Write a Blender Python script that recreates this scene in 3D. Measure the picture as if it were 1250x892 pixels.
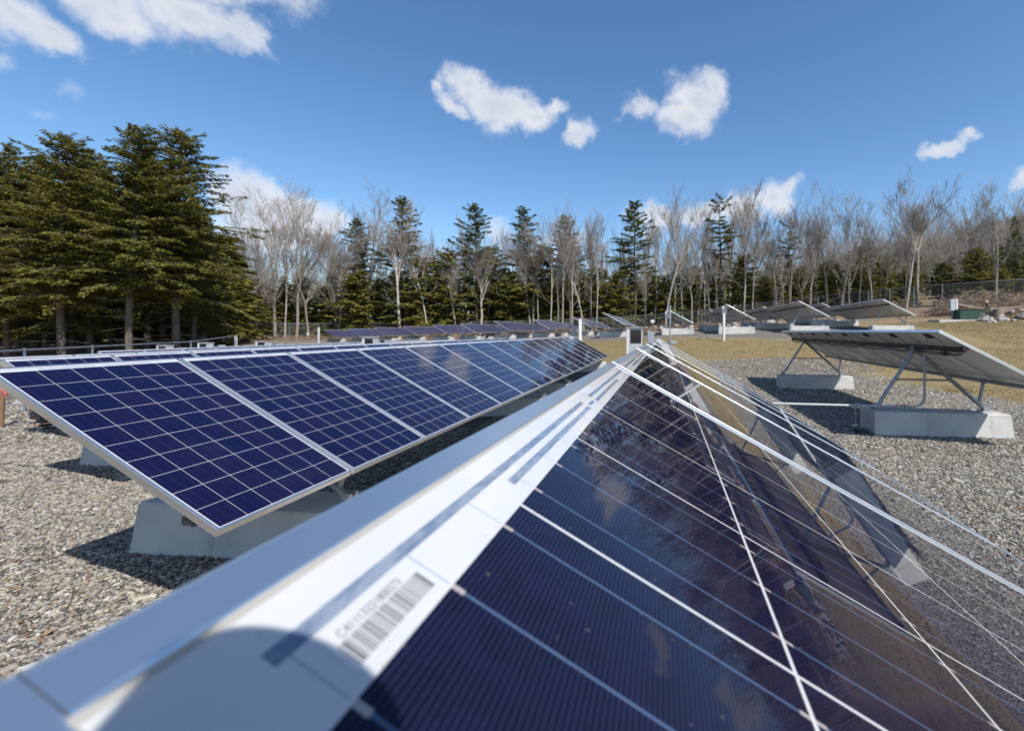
import bpy, math, random
import numpy as np
from mathutils import Vector, Matrix

for o in list(bpy.data.objects): bpy.data.objects.remove(o)
S = bpy.context.scene
COL = S.collection
R = math.radians

# ------------------------------------------------------------------ camera
F = 563.67 / 1250.0                       # focal length over picture width
FW = Vector((-0.139631, 0.990204, 0.0)).normalized()
RT = Vector((0.990195, 0.139630, 0.004208)).normalized()
UP = RT.cross(FW)
cam_data = bpy.data.cameras.new("camera")
cam = bpy.data.objects.new("camera", cam_data); COL.objects.link(cam)
m = Matrix.Identity(4)
for i in range(3):
    m[i][0] = RT[i]; m[i][1] = UP[i]; m[i][2] = -FW[i]
cam.matrix_world = m
cam_data.sensor_width = 36; cam_data.lens = F * 36
cam_data.shift_x = -106.69 / 1250; cam_data.shift_y = -42.07 / 1250
cam_data.clip_start = 0.01; cam_data.clip_end = 3000
cam_data.dof.use_dof = True; cam_data.dof.focus_distance = 0.85; cam_data.dof.aperture_fstop = 8.5
S.camera = cam
S.render.resolution_x = 1024; S.render.resolution_y = 730

def ray(px, py=403.93):
    return FW + RT * ((px - 731.69) / 563.67) - UP * ((py - 403.93) / 563.67)

def at(px, d, py=403.93):
    """world point seen at picture position px, py and at depth d"""
    return ray(px, py) * d

# ------------------------------------------------------------------ view, sun and sky
S.view_settings.view_transform = 'Standard'; S.view_settings.look = 'None'
S.view_settings.exposure = 0.36; S.view_settings.gamma = 1.0
SUN = Vector((0.6, -0.62, 1.0)).normalized()
sd = bpy.data.lights.new("sun", 'SUN'); sd.energy = 5.0; sd.angle = R(0.53); sd.color = (1.0, 0.955, 0.89)
so = bpy.data.objects.new("sun", sd); COL.objects.link(so)
so.rotation_euler = SUN.to_track_quat('Z', 'Y').to_euler()

class NT:
    """small helper for building node trees"""
    def __init__(s, tree): s.t = tree; s.n = tree.nodes; s.l = tree.links
    def add(s, typ, **kw):
        n = s.n.new(typ)
        for k, v in kw.items(): setattr(n, k, v)
        return n
    def put(s, sock, v):
        if hasattr(v, 'bl_idname') and hasattr(v, 'links'): s.l.new(v, sock)
        else: sock.default_value = v
    def m(s, op, a, b=None, c=None, clamp=False):
        n = s.add('ShaderNodeMath', operation=op, use_clamp=clamp); s.put(n.inputs[0], a)
        if b is not None: s.put(n.inputs[1], b)
        if c is not None: s.put(n.inputs[2], c)
        return n.outputs[0]
    def vm(s, op, a, b=None, out=0):
        n = s.add('ShaderNodeVectorMath', operation=op); s.put(n.inputs[0], a)
        if b is not None: s.put(n.inputs[1], b)
        return n.outputs[out]
    def step(s, x, lo, hi, a=0.0, b=1.0):
        n = s.add('ShaderNodeMapRange', interpolation_type='SMOOTHSTEP'); s.put(n.inputs[0], x)
        n.inputs[1].default_value = lo; n.inputs[2].default_value = hi; n.inputs[3].default_value = a; n.inputs[4].default_value = b
        return n.outputs[0]
    def mix(s, f, a, b):
        n = s.add('ShaderNodeMix', data_type='RGBA'); s.put(n.inputs[0], f)
        for k, v in ((6, a), (7, b)):
            if isinstance(v, tuple) and len(v) == 3: v = v + (1,)
            s.put(n.inputs[k], v)
        return n.outputs[2]
    def noise(s, vec, scale, detail=4, rough=0.55, out=0):
        n = s.add('ShaderNodeTexNoise'); s.put(n.inputs['Vector'], vec)
        n.inputs['Scale'].default_value = scale; n.inputs['Detail'].default_value = detail; n.inputs['Roughness'].default_value = rough
        return n.outputs[out]
    def ramp(s, f, stops, interp='LINEAR'):
        n = s.add('ShaderNodeValToRGB'); s.put(n.inputs[0], f); n.color_ramp.interpolation = interp
        e = n.color_ramp.elements
        while len(e) < len(stops): e.new(0.5)
        for k, (p, c) in enumerate(stops):
            e[k].position = p; e[k].color = tuple(c) + (1,) if len(c) == 3 else c
        return n.outputs[0]

W = bpy.data.worlds.new("World"); S.world = W; W.use_nodes = True
t = NT(W.node_tree); t.n.clear()
sky = t.add('ShaderNodeTexSky', sky_type='NISHITA'); sky.sun_disc = False
sky.sun_elevation = math.asin(SUN.z); sky.sun_rotation = math.atan2(SUN.x, SUN.y)
sky.air_density = 1.0; sky.dust_density = 0.6; sky.ozone_density = 2.2; sky.altitude = 200
tc = t.add('ShaderNodeTexCoord'); D = tc.outputs['Generated']
sx = t.add('ShaderNodeSeparateXYZ'); t.l.new(D, sx.inputs[0])
az = t.m('ARCTAN2', sx.outputs[0], sx.outputs[1]); el = t.m('ARCSINE', sx.outputs[2])
cv = t.add('ShaderNodeCombineXYZ'); t.l.new(az, cv.inputs[0]); t.l.new(el, cv.inputs[1])
warp = t.noise(D, 9, 5, 0.6, out=1)
wv = t.vm('MULTIPLY', t.vm('SUBTRACT', warp, (0.5, 0.5, 0.5)), (0.13, 0.11, 0.0))
P2 = t.vm('ADD', cv.outputs[0], wv)
def azel(px, py):
    r = ray(px, py).normalized(); return math.atan2(r.x, r.y), math.asin(r.z)
clouds = [  # centre px, py and half sizes in px, then weight
    (575, 105, 36, 28, 1), (612, 122, 56, 38, 1.05), (650, 138, 34, 26, 1), (676, 125, 22, 12, .8), (556, 126, 24, 16, .9),
    (712, 160, 22, 26, .95), (705, 172, 20, 16, .9),
    (850, 120, 44, 46, 1.1), (836, 148, 48, 32, 1.05), (785, 134, 34, 18, .9), (868, 98, 28, 24, 1),
    (1150, 178, 44, 11, .8), (1182, 166, 22, 11, .8),
    (945, 240, 40, 30, .95), (900, 255, 52, 24, .9), (860, 258, 44, 20, .8), (968, 226, 20, 16, .9),
    (1245, 216, 28, 16, .85), (1290, 222, 40, 30, .9),
    (298, 246, 50, 46, 1.2), (350, 262, 60, 42, 1.2), (388, 272, 36, 26, 1.05), (275, 235, 28, 26, 1.1), (320, 285, 100, 30, .8),
    (795, 268, 36, 26, .85), (690, 300, 60, 20, .5), (610, 290, 26, 26, .6),
    (235, 20, 88, 50, .95), (140, 0, 110, 42, .85), (280, 32, 38, 38, .95), (55, 34, 56, 30, .9), (10, 14, 80, 40, .85), (240, -60, 190, 60, .9),
    (70, 105, 24, 14, .26), (50, 140, 20, 9, .22), (-60, 60, 90, 30, .7)]
best = None
for px, py, rx, ry, wgt in clouds:
    a0, e0 = azel(px, py); a1, _ = azel(px + rx, py); _, e1 = azel(px, py - ry)
    v = t.vm('MULTIPLY', t.vm('SUBTRACT', P2, (a0, e0, 0)), (1 / abs(a1 - a0), 1 / abs(e1 - e0), 0))
    ln = t.vm('LENGTH', v, out=1)
    b = t.m('MULTIPLY_ADD', ln, -wgt, wgt)
    best = b if best is None else t.m('SMOOTH_MAX', best, b, 0.12)
fine = t.noise(D, 20, 9, 0.66)
dens = t.m('ADD', best, t.m('MULTIPLY', t.m('SUBTRACT', fine, 0.5), 1.15))
alpha = t.step(dens, -0.03, 0.74)
# more cloud in the part of the sky the panels mirror (to the right and behind)
far = t.noise(t.vm('MULTIPLY', D, (1, 1, 2.2)), 2.6, 6, 0.55)
off = t.m('GREATER_THAN', t.m('ABSOLUTE', t.m('SUBTRACT', az, -0.05)), 1.25)
alpha2 = t.m('MULTIPLY', t.step(far, 0.60, 0.72, 0.0, 0.8), off)
alpha = t.m('MAXIMUM', alpha, alpha2)
alpha = t.m('MULTIPLY', alpha, t.m('GREATER_THAN', sx.outputs[2], 0.0))
shade = t.step(t.m('SUBTRACT', dens, t.m('MULTIPLY', t.noise(D, 10, 5), 1.1)), -0.55, 0.55)
ccol = t.mix(shade, (5.6, 5.65, 5.8), (3.7, 3.95, 4.5))
skyc = t.add('ShaderNodeHueSaturation'); skyc.inputs['Saturation'].default_value = 1.19; skyc.inputs['Value'].default_value = 1.0
t.l.new(sky.outputs[0], skyc.inputs['Color'])
outc = t.mix(t.m('MULTIPLY', alpha, 0.94), skyc.outputs[0], ccol)
bg = t.add('ShaderNodeBackground'); t.l.new(outc, bg.inputs[0]); bg.inputs[1].default_value = 0.134
wo = t.add('ShaderNodeOutputWorld'); t.l.new(bg.outputs[0], wo.inputs[0])

# ------------------------------------------------------------------ helpers
def tag(o, label=None, cat=None, group=None, kind=None):
    if label: o['label'] = label
    if cat: o['category'] = cat
    if group: o['group'] = group
    if kind: o['kind'] = kind
    return o
def empty(name, loc, rot=(0, 0, 0)):
    o = bpy.data.objects.new(name, None); COL.objects.link(o); o.location = loc; o.rotation_euler = rot
    o.empty_display_size = 0.2; return o
def link(name, me, parent=None, loc=(0, 0, 0), rot=(0, 0, 0), scale=(1, 1, 1)):
    o = bpy.data.objects.new(name, me); COL.objects.link(o); o.parent = parent
    o.location = loc; o.rotation_euler = rot; o.scale = scale; return o
def np_mesh(name, verts, faces, mat, smooth=False, fm=None):
    """verts (n,3), faces (m,k) arrays of one polygon size"""
    verts = np.asarray(verts, np.float32); faces = np.asarray(faces, np.int32)
    me = bpy.data.meshes.new(name); k = faces.shape[1]
    me.vertices.add(len(verts)); me.vertices.foreach_set('co', verts.ravel())
    me.loops.add(faces.size); me.loops.foreach_set('vertex_index', faces.ravel())
    me.polygons.add(len(faces)); me.polygons.foreach_set('loop_start', np.arange(0, faces.size, k, dtype=np.int32))
    me.polygons.foreach_set('loop_total', np.full(len(faces), k, np.int32))
    for q in (mat if isinstance(mat, (list, tuple)) else [mat]): me.materials.append(q)
    if fm is not None: me.polygons.foreach_set('material_index', np.asarray(fm, np.int32))
    me.polygons.foreach_set('use_smooth', np.full(len(faces), smooth, bool))
    me.update(calc_edges=True)
    if len(faces) < 400000: me.validate()
    return me

class MB:
    def __init__(s): s.v = []; s.f = []; s.fm = []; s.sm = []
    def add(s, vs, fs, mi=0, sm=False):
        b = len(s.v); s.v += [tuple(q) for q in vs]
        for f in fs: s.f.append([b + i for i in f]); s.fm.append(mi); s.sm.append(sm)
    def box(s, lo, hi, mi=0, bev=0.0, M=None):
        x0, y0, z0 = lo; x1, y1, z1 = hi; b = bev
        if b <= 0:
            vs = [(x, y, z) for z in (z0, z1) for y in (y0, y1) for x in (x0, x1)]
            fs = [(0, 2, 3, 1), (4, 5, 7, 6), (0, 1, 5, 4), (2, 6, 7, 3), (0, 4, 6, 2), (1, 3, 7, 5)]
        else:
            vs = []; idx = {}
            for ix, sx_ in ((0, 1), (1, -1)):
                for iy, sy_ in ((0, 1), (1, -1)):
                    for iz, sz_ in ((0, 1), (1, -1)):
                        X = (x0, x1)[ix]; Y = (y0, y1)[iy]; Z = (z0, z1)[iz]
                        idx[ix, iy, iz, 0] = len(vs); vs.append((X, Y + sy_ * b, Z + sz_ * b))
                        idx[ix, iy, iz, 1] = len(vs); vs.append((X + sx_ * b, Y, Z + sz_ * b))
                        idx[ix, iy, iz, 2] = len(vs); vs.append((X + sx_ * b, Y + sy_ * b, Z))
            fs = []
            for i in (0, 1):
                fs.append([idx[i, 0, 0, 0], idx[i, 1, 0, 0], idx[i, 1, 1, 0], idx[i, 0, 1, 0]])
                fs.append([idx[0, i, 0, 1], idx[1, i, 0, 1], idx[1, i, 1, 1], idx[0, i, 1, 1]])
                fs.append([idx[0, 0, i, 2], idx[1, 0, i, 2], idx[1, 1, i, 2], idx[0, 1, i, 2]])
                for j in (0, 1):
                    fs.append([idx[i, j, 0, 0], idx[i, j, 1, 0], idx[i, j, 1, 1], idx[i, j, 0, 1]])
                    fs.append([idx[i, 0, j, 0], idx[i, 1, j, 0], idx[i, 1, j, 2], idx[i, 0, j, 2]])
                    fs.append([idx[0, i, j, 1], idx[1, i, j, 1], idx[1, i, j, 2], idx[0, i, j, 2]])
                    for k in (0, 1): fs.append([idx[i, j, k, 0], idx[i, j, k, 1], idx[i, j, k, 2]])
        if M is not None: vs = [M @ Vector(q) for q in vs]
        s.add(vs, fs, mi); return s
    def tube(s, pts, r, n=10, mi=0, cap=True):
        pts = [Vector(p) for p in pts]; rs = r if isinstance(r, (list, tuple)) else [r] * len(pts)
        vs = []; fs = []; u = None
        for i, p in enumerate(pts):
            d = (pts[min(i + 1, len(pts) - 1)] - pts[max(i - 1, 0)]).normalized()
            if u is None: u = d.orthogonal().normalized()
            else: u = (u - d * u.dot(d)).normalized()
            w = d.cross(u)
            for k in range(n):
                a = 2 * math.pi * k / n; vs.append(p + (u * math.cos(a) + w * math.sin(a)) * rs[i])
        for i in range(len(pts) - 1):
            for k in range(n):
                a = i * n + k; b = i * n + (k + 1) % n; fs.append((a, b, b + n, a + n))
        s.add(vs, fs, mi, True)
        if cap: s.add(vs[:n], [tuple(range(n))[::-1]], mi); s.add(vs[-n:], [tuple(range(n))], mi)
        return s
    def build(s, name, mat, parent=None, loc=(0, 0, 0), rot=(0, 0, 0), **kw):
        return link(name, s.mesh(name, mat), parent, loc, rot, **kw)
    def mesh(s, name, mat):
        me = bpy.data.meshes.new(name); me.from_pydata(s.v, [], s.f)
        for q in (mat if isinstance(mat, (list, tuple)) else [mat]): me.materials.append(q)
        me.polygons.foreach_set('material_index', s.fm); me.polygons.foreach_set('use_smooth', s.sm)
        import bmesh
        bm = bmesh.new(); bm.from_mesh(me); bmesh.ops.recalc_face_normals(bm, faces=bm.faces); bm.to_mesh(me); bm.free()
        me.update(); return me

# ------------------------------------------------------------------ terrain
GX = [-400, -60, -35, -20, -8, 0, 6, 12, 22, 40, 400]
GY = [-300, -20, 15, 18.5, 25, 36, 48, 62, 90, 600]
GZ = np.array([
    [-2.6, -2.2, -2.05, -1.95, -1.80, -1.58, -1.53, -1.42, -1.25, -1.0, 3],
    [-2.6, -2.2, -2.05, -1.95, -1.80, -1.58, -1.53, -1.42, -1.25, -1.0, 3],
    [-2.6, -2.1, -2.00, -1.90, -1.80, -1.58, -1.52, -1.35, -0.9, -0.4, 3],
    [-2.6, -2.0, -1.90, -1.78, -1.55, -1.22, -1.00, -0.80, -0.4, 0.1, 4],
    [-2.6, -1.9, -1.75, -1.50, -0.95, -0.25, -0.03, 0.12, 0.55, 1.2, 5],
    [-2.6, -1.7, -1.45, -1.05, -0.45, -0.10, 0.25, 0.7, 1.5, 2.6, 8],
    [-2.6, -1.5, -1.25, -0.90, -0.50, 0.0, 0.5, 1.1, 2.2, 3.4, 10],
    [-2.6, -1.3, -1.10, -0.80, -0.40, 0.1, 0.7, 1.5, 2.8, 4.4, 12],
    [-2.6, -0.9, -0.60, -0.30, 0.1, 0.8, 1.6, 2.8, 4.4, 6.5, 14],
    [-2.6, -0.9, -0.60, 0, 1, 2, 4, 6, 9, 14, 30]])
def terr0(x, y):
    x = min(max(x, -399), 399); y = min(max(y, -299), 599)
    i = max(k for k in range(len(GX) - 1) if GX[k] <= x); j = max(k for k in range(len(GY) - 1) if GY[k] <= y)
    u = (x - GX[i]) / (GX[i + 1] - GX[i]); v = (y - GY[j]) / (GY[j + 1] - GY[j])
    return (GZ[j, i] * (1 - u) + GZ[j, i + 1] * u) * (1 - v) + (GZ[j + 1, i] * (1 - u) + GZ[j + 1, i + 1] * u) * v
def terr(x, y):
    return sum(terr0(x + a, y + b) for a, b in ((0, 0), (1, .8), (-1, .8), (1, -.8), (-1, -.8))) / 5

# ------------------------------------------------------------------ materials
def mat(name, col=(.5, .5, .5), rough=.5, metal=0.0, spec=0.5, coat=0.0):
    m_ = bpy.data.materials.new(name); m_.use_nodes = True
    b = m_.node_tree.nodes['Principled BSDF']
    b.inputs['Base Color'].default_value = tuple(col) + (1,); b.inputs['Roughness'].default_value = rough
    b.inputs['Metallic'].default_value = metal; b.inputs['Specular IOR Level'].default_value = spec
    if coat: b.inputs['Coat Weight'].default_value = coat; b.inputs['Coat Roughness'].default_value = 0.02
    return m_
def varied(name, c1, c2, scale, rough=.6, metal=0.0, bump=0.0, bscale=60, detail=5, spots=None):
    m_ = mat(name, c1, rough, metal); t = NT(m_.node_tree); b = t.n['Principled BSDF']
    o = t.add('ShaderNodeTexCoord').outputs['Object']
    f = t.step(t.noise(o, scale, detail, .6), .3, .7)
    c = t.mix(f, c1, c2)
    if spots:
        g = t.step(t.noise(o, spots[1], 3, .6), spots[2], spots[2] + .06); c = t.mix(t.m('MULTIPLY', g, spots[3]), c, spots[0])
    t.l.new(c, b.inputs['Base Color'])
    t.l.new(t.m('MULTIPLY_ADD', f, .15, rough - .07), b.inputs['Roughness'])
    if bump:
        bn = t.add('ShaderNodeBump'); bn.inputs['Strength'].default_value = bump; bn.inputs['Distance'].default_value = .01
        t.l.new(t.noise(o, bscale, 5, .6), bn.inputs['Height']); t.l.new(bn.outputs[0], b.inputs['Normal'])
    return m_

M = {}
def anodised():
    m_ = mat('anodised_aluminium', (.62, .64, .66), .26, .965); t = NT(m_.node_tree); b = t.n['Principled BSDF']
    o = t.add('ShaderNodeTexCoord').outputs['Object']
    sm_ = t.noise(t.vm('MULTIPLY', o, (1, 1, 1)), 9, 5, .65)
    fine_ = t.noise(t.vm('MULTIPLY', o, (900, 14, 900)), 1.0, 3, .6); scr = t.step(t.noise(t.vm('MULTIPLY', o, (260, 22, 260)), 1.0, 2, .5), .70, .74)
    dirt = t.step(sm_, .42, .75)
    t.l.new(t.mix(dirt, (.88, .87, .85), (.76, .75, .73)), b.inputs['Base Color'])
    t.l.new(t.m('ADD', t.m('ADD', t.m('MULTIPLY', dirt, .10), t.m('MULTIPLY', scr, .04)), t.m('MULTIPLY_ADD', fine_, .04, .26)), b.inputs['Roughness'])
    return m_
M['alu'] = anodised()
M['galv'] = varied('galvanised_steel', (.36, .38, .40), (.26, .28, .30), 14, .48, .7, .1, 90)
M['black'] = varied('black_plastic', (.018, .018, .02), (.03, .03, .032), 20, .45)
M['white_pipe'] = varied('white_plastic_pipe', (.56, .56, .54), (.50, .50, .48), 6, .4)
M['cabinet'] = varied('pale_grey_paint', (.42, .43, .43), (.36, .37, .37), 5, .45)
M['white_paint'] = varied('white_paint', (.62, .62, .60), (.55, .55, .54), 5, .45)
M['grey_box'] = varied('blue_grey_paint', (.30, .34, .38), (.24, .27, .31), 5, .45)
M['green'] = varied('dark_green_paint', (.014, .045, .030), (.020, .055, .038), 4, .5)
M['conduit'] = varied('grey_conduit', (.42, .43, .44), (.33, .34, .35), 12, .5)
M['screen'] = mat('dark_screen', (.012, .013, .018), .12)
M['backsheet'] = varied('white_backsheet', (.74, .72, .69), (.66, .65, .63), 5, .55)
M['rust'] = varied('rusty_bolt', (.22, .10, .05), (.30, .16, .09), 60, .8)
M['red'] = varied('red_cloth', (.55, .10, .08), (.60, .22, .18), 12, .9)
M['stake'] = varied('brown_wood', (.16, .09, .05), (.22, .13, .07), 12, .9)
M['yellow'] = mat('yellow_plastic', (.75, .60, .04), .4)

def concrete(name):
    m_ = mat(name, (.5, .5, .48), .85); t = NT(m_.node_tree); b = t.n['Principled BSDF']
    o = t.add('ShaderNodeTexCoord').outputs['Object']
    c = t.mix(t.step(t.noise(o, 2.4, 6, .65), .3, .72), (.47, .465, .44), (.37, .365, .35))
    st = t.step(t.noise(t.vm('MULTIPLY', o, (3.5, 3.5, .5)), 2.2, 4, .6), .56, .72)
    c = t.mix(t.m('MULTIPLY', st, .6), c, (.22, .215, .20))
    v = t.add('ShaderNodeTexVoronoi'); v.inputs['Scale'].default_value = 42; t.l.new(o, v.inputs['Vector'])
    pit = t.m('MULTIPLY', t.m('LESS_THAN', v.outputs['Distance'], .13), t.m('GREATER_THAN', t.noise(o, 7, 2), .5))
    c = t.mix(t.m('MULTIPLY', pit, .7), c, (.15, .14, .13))
    t.l.new(c, b.inputs['Base Color'])
    bn = t.add('ShaderNodeBump'); bn.inputs['Strength'].default_value = .35; bn.inputs['Distance'].default_value = .01
    t.l.new(t.m('SUBTRACT', t.noise(o, 30, 6, .6), t.m('MULTIPLY', pit, .6)), bn.inputs['Height']); t.l.new(bn.outputs[0], b.inputs['Normal'])
    return m_
M['concrete'] = concrete('cast_concrete')

# ---- photovoltaic cells under glass.  UV in metres: x along the row, y down the slope, from the module's top corner
PITCH = 1.012; MW = 0.992; ML = 1.65; CP = .158; MU = (MW - 6 * CP) / 2; MV = .051
def cells(name, detail, far=False):
    m_ = mat(name, (.02, .02, .1), .5); t = NT(m_.node_tree); b = t.n['Principled BSDF']
    uv = t.add('ShaderNodeUVMap').outputs[0]; sp = t.add('ShaderNodeSeparateXYZ'); t.l.new(uv, sp.inputs[0])
    U, V = sp.outputs[0], sp.outputs[1]
    cu = t.m('DIVIDE', t.m('SUBTRACT', U, MU), CP); cv_ = t.m('DIVIDE', t.m('SUBTRACT', V, MV), CP)
    fu = t.m('FRACT', cu); fv = t.m('FRACT', cv_)
    ix = t.m('FLOOR', cu); iy = t.m('FLOOR', cv_)
    def inside(x, lo, hi, e=0.0):
        return t.m('MULTIPLY', t.m('GREATER_THAN', x, lo), t.m('LESS_THAN', x, hi))
    g = .0012 / CP
    cell = t.m('MULTIPLY', inside(fu, g, 1 - g), inside(fv, g, 1 - g))
    rng = t.m('MULTIPLY', inside(cu, 0, 6), inside(cv_, 0, 10))
    cell = t.m('MULTIPLY', cell, rng)
    # each cell and each module has its own slight tone; crystal grain inside
    idv = t.add('ShaderNodeCombineXYZ'); t.l.new(ix, idv.inputs[0]); t.l.new(iy, idv.inputs[1])
    oi = t.add('ShaderNodeObjectInfo'); t.l.new(t.m('MULTIPLY', oi.outputs['Random'], 91.7), idv.inputs[2])
    wn = t.add('ShaderNodeTexWhiteNoise', noise_dimensions='3D'); t.l.new(idv.outputs[0], wn.inputs['Vector'])
    vo = t.add('ShaderNodeTexVoronoi'); vo.inputs['Scale'].default_value = 95; t.l.new(uv, vo.inputs['Vector'])
    grain = t.m('MULTIPLY_ADD', t.m('FRACT', t.m('MULTIPLY', t.vm('DOT_PRODUCT', vo.outputs['Color'], (1, 1, 1), out=1), 3.1)), .5, .75)
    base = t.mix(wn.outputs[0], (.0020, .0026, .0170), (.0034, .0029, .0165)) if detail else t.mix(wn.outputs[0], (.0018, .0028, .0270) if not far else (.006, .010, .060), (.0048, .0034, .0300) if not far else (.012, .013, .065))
    base = t.vm('SCALE', base); base.node.inputs[3].default_value = 1.0
    t.l.new(grain if detail else t.m('ADD', .9, .1), base.node.inputs[3])
    # bus bars: three per cell, running down the slope
    bb = t.m('ABSOLUTE', t.m('SUBTRACT', t.m('FRACT', t.m('MULTIPLY', fu, 3)), .5))
    bar = t.m('LESS_THAN', bb, .00065 * 3 / CP)
    if detail:
        fy = t.m('ABSOLUTE', t.m('SUBTRACT', t.m('FRACT', t.m('DIVIDE', t.m('SUBTRACT', V, MV), .0022)), .5))
        fing = t.m('MULTIPLY', t.m('LESS_THAN', fy, .085), inside(fu, .012, .988))
        base = t.mix(t.m('MULTIPLY', fing, .42), base, (.050, .050, .085))
        end = t.m('MULTIPLY', t.m('GREATER_THAN', t.m('ABSOLUTE', t.m('SUBTRACT', fv, .5)), .46), t.m('LESS_THAN', bb, .0013 * 3 / CP))
        bar_c = t.mix(end, (.06, .095, .17), (.30, .27, .26))
        base = t.mix(t.m('MAXIMUM', bar, end), base, bar_c)
    else:
        base = t.mix(t.m('MULTIPLY', bar, .45), base, (.05, .06, .13))
    white = t.mix(t.step(t.noise(uv, 16, 4), .35, .7), (.47, .475, .48), (.44, .445, .455))
    # string ribbons in the top margin, tabs from the bus bars
    def rect(u0, u1, v0, v1): return t.m('MULTIPLY', inside(U, u0, u1), inside(V, v0, v1))
    rib = None
    o_ = .0145
    for a in ((.044, .470, o_ + .0128, o_ + .0178), (.522, .952, o_ + .0128, o_ + .0178),
              (.196, .470, o_ + .0228, o_ + .0278), (.522, .796, o_ + .0228, o_ + .0278), (.480, .512, o_ + .0215, o_ + .0255)):
        r_ = rect(*a); rib = r_ if rib is None else t.m('MAXIMUM', rib, r_)
    tab = t.m('MULTIPLY', t.m('LESS_THAN', bb, .0005 * 3 / CP), t.m('MULTIPLY', inside(cu, 0, 6), t.m('LESS_THAN', V, MV)))
    outer = t.m('MAXIMUM', t.m('LESS_THAN', cu, 1), t.m('GREATER_THAN', cu, 5))
    lim = t.m('MULTIPLY_ADD', outer, -.010, o_ + .0278)
    tab = t.m('MULTIPLY', tab, t.m('GREATER_THAN', V, lim))
    ribc = t.mix(t.step(t.noise(t.vm('MULTIPLY', uv, (1, 3, 1)), 60, 4, .7), .35, .65), (.11, .15, .22), (.20, .24, .30))
    white = t.mix(rib, white, ribc); white = t.mix(t.m('MULTIPLY', tab, .8), white, (.24, .28, .35))
    c = t.mix(cell, white, base)
    edge = t.m('MAXIMUM', t.m('MAXIMUM', t.m('LESS_THAN', U, .0160), t.m('LESS_THAN', V, .0160)), t.m('MAXIMUM', t.m('GREATER_THAN', U, MW - .0160), t.m('GREATER_THAN', V, ML - .0160)))
    c = t.mix(t.m('MULTIPLY', edge, .8), c, (.30, .29, .26))     # bead of sealant
    sk = t.add('ShaderNodeTexVoronoi'); sk.inputs['Scale'].default_value = 230; t.l.new(uv, sk.inputs['Vector'])
    speck = t.m('MULTIPLY', t.m('LESS_THAN', sk.outputs['Distance'], .16), t.m('GREATER_THAN', t.vm('DOT_PRODUCT', sk.outputs['Color'], (1, 0, 0), out=1), .93))
    c = t.mix(t.m('MULTIPLY', speck, .35), c, (.20, .18, .15))
    # thin dust and dried drops on the glass; far panels get a pale painted sheen
    du = t.step(t.noise(t.vm('ADD', uv, t.vm('SCALE', oi.outputs['Location'])), 3.0, 6, .7), .45, .85)
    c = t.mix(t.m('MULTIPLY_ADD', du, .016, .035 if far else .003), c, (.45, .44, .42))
    t.l.new(c, b.inputs['Base Color'])
    b.inputs['Roughness'].default_value = .6; b.inputs['Specular IOR Level'].default_value = 0.0
    b.inputs['Coat Weight'].default_value = 1.0; b.inputs['Coat IOR'].default_value = 1.34
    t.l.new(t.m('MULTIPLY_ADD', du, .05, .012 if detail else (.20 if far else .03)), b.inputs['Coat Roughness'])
    return m_
M['cells_near'] = cells('solar_cells_close', True)
M['cells'] = cells('solar_cells', False); M['cells_far'] = cells('sheened_solar_cells', False, True)  # far copy has the sky's sheen put into its paler, bluer colour

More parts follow.
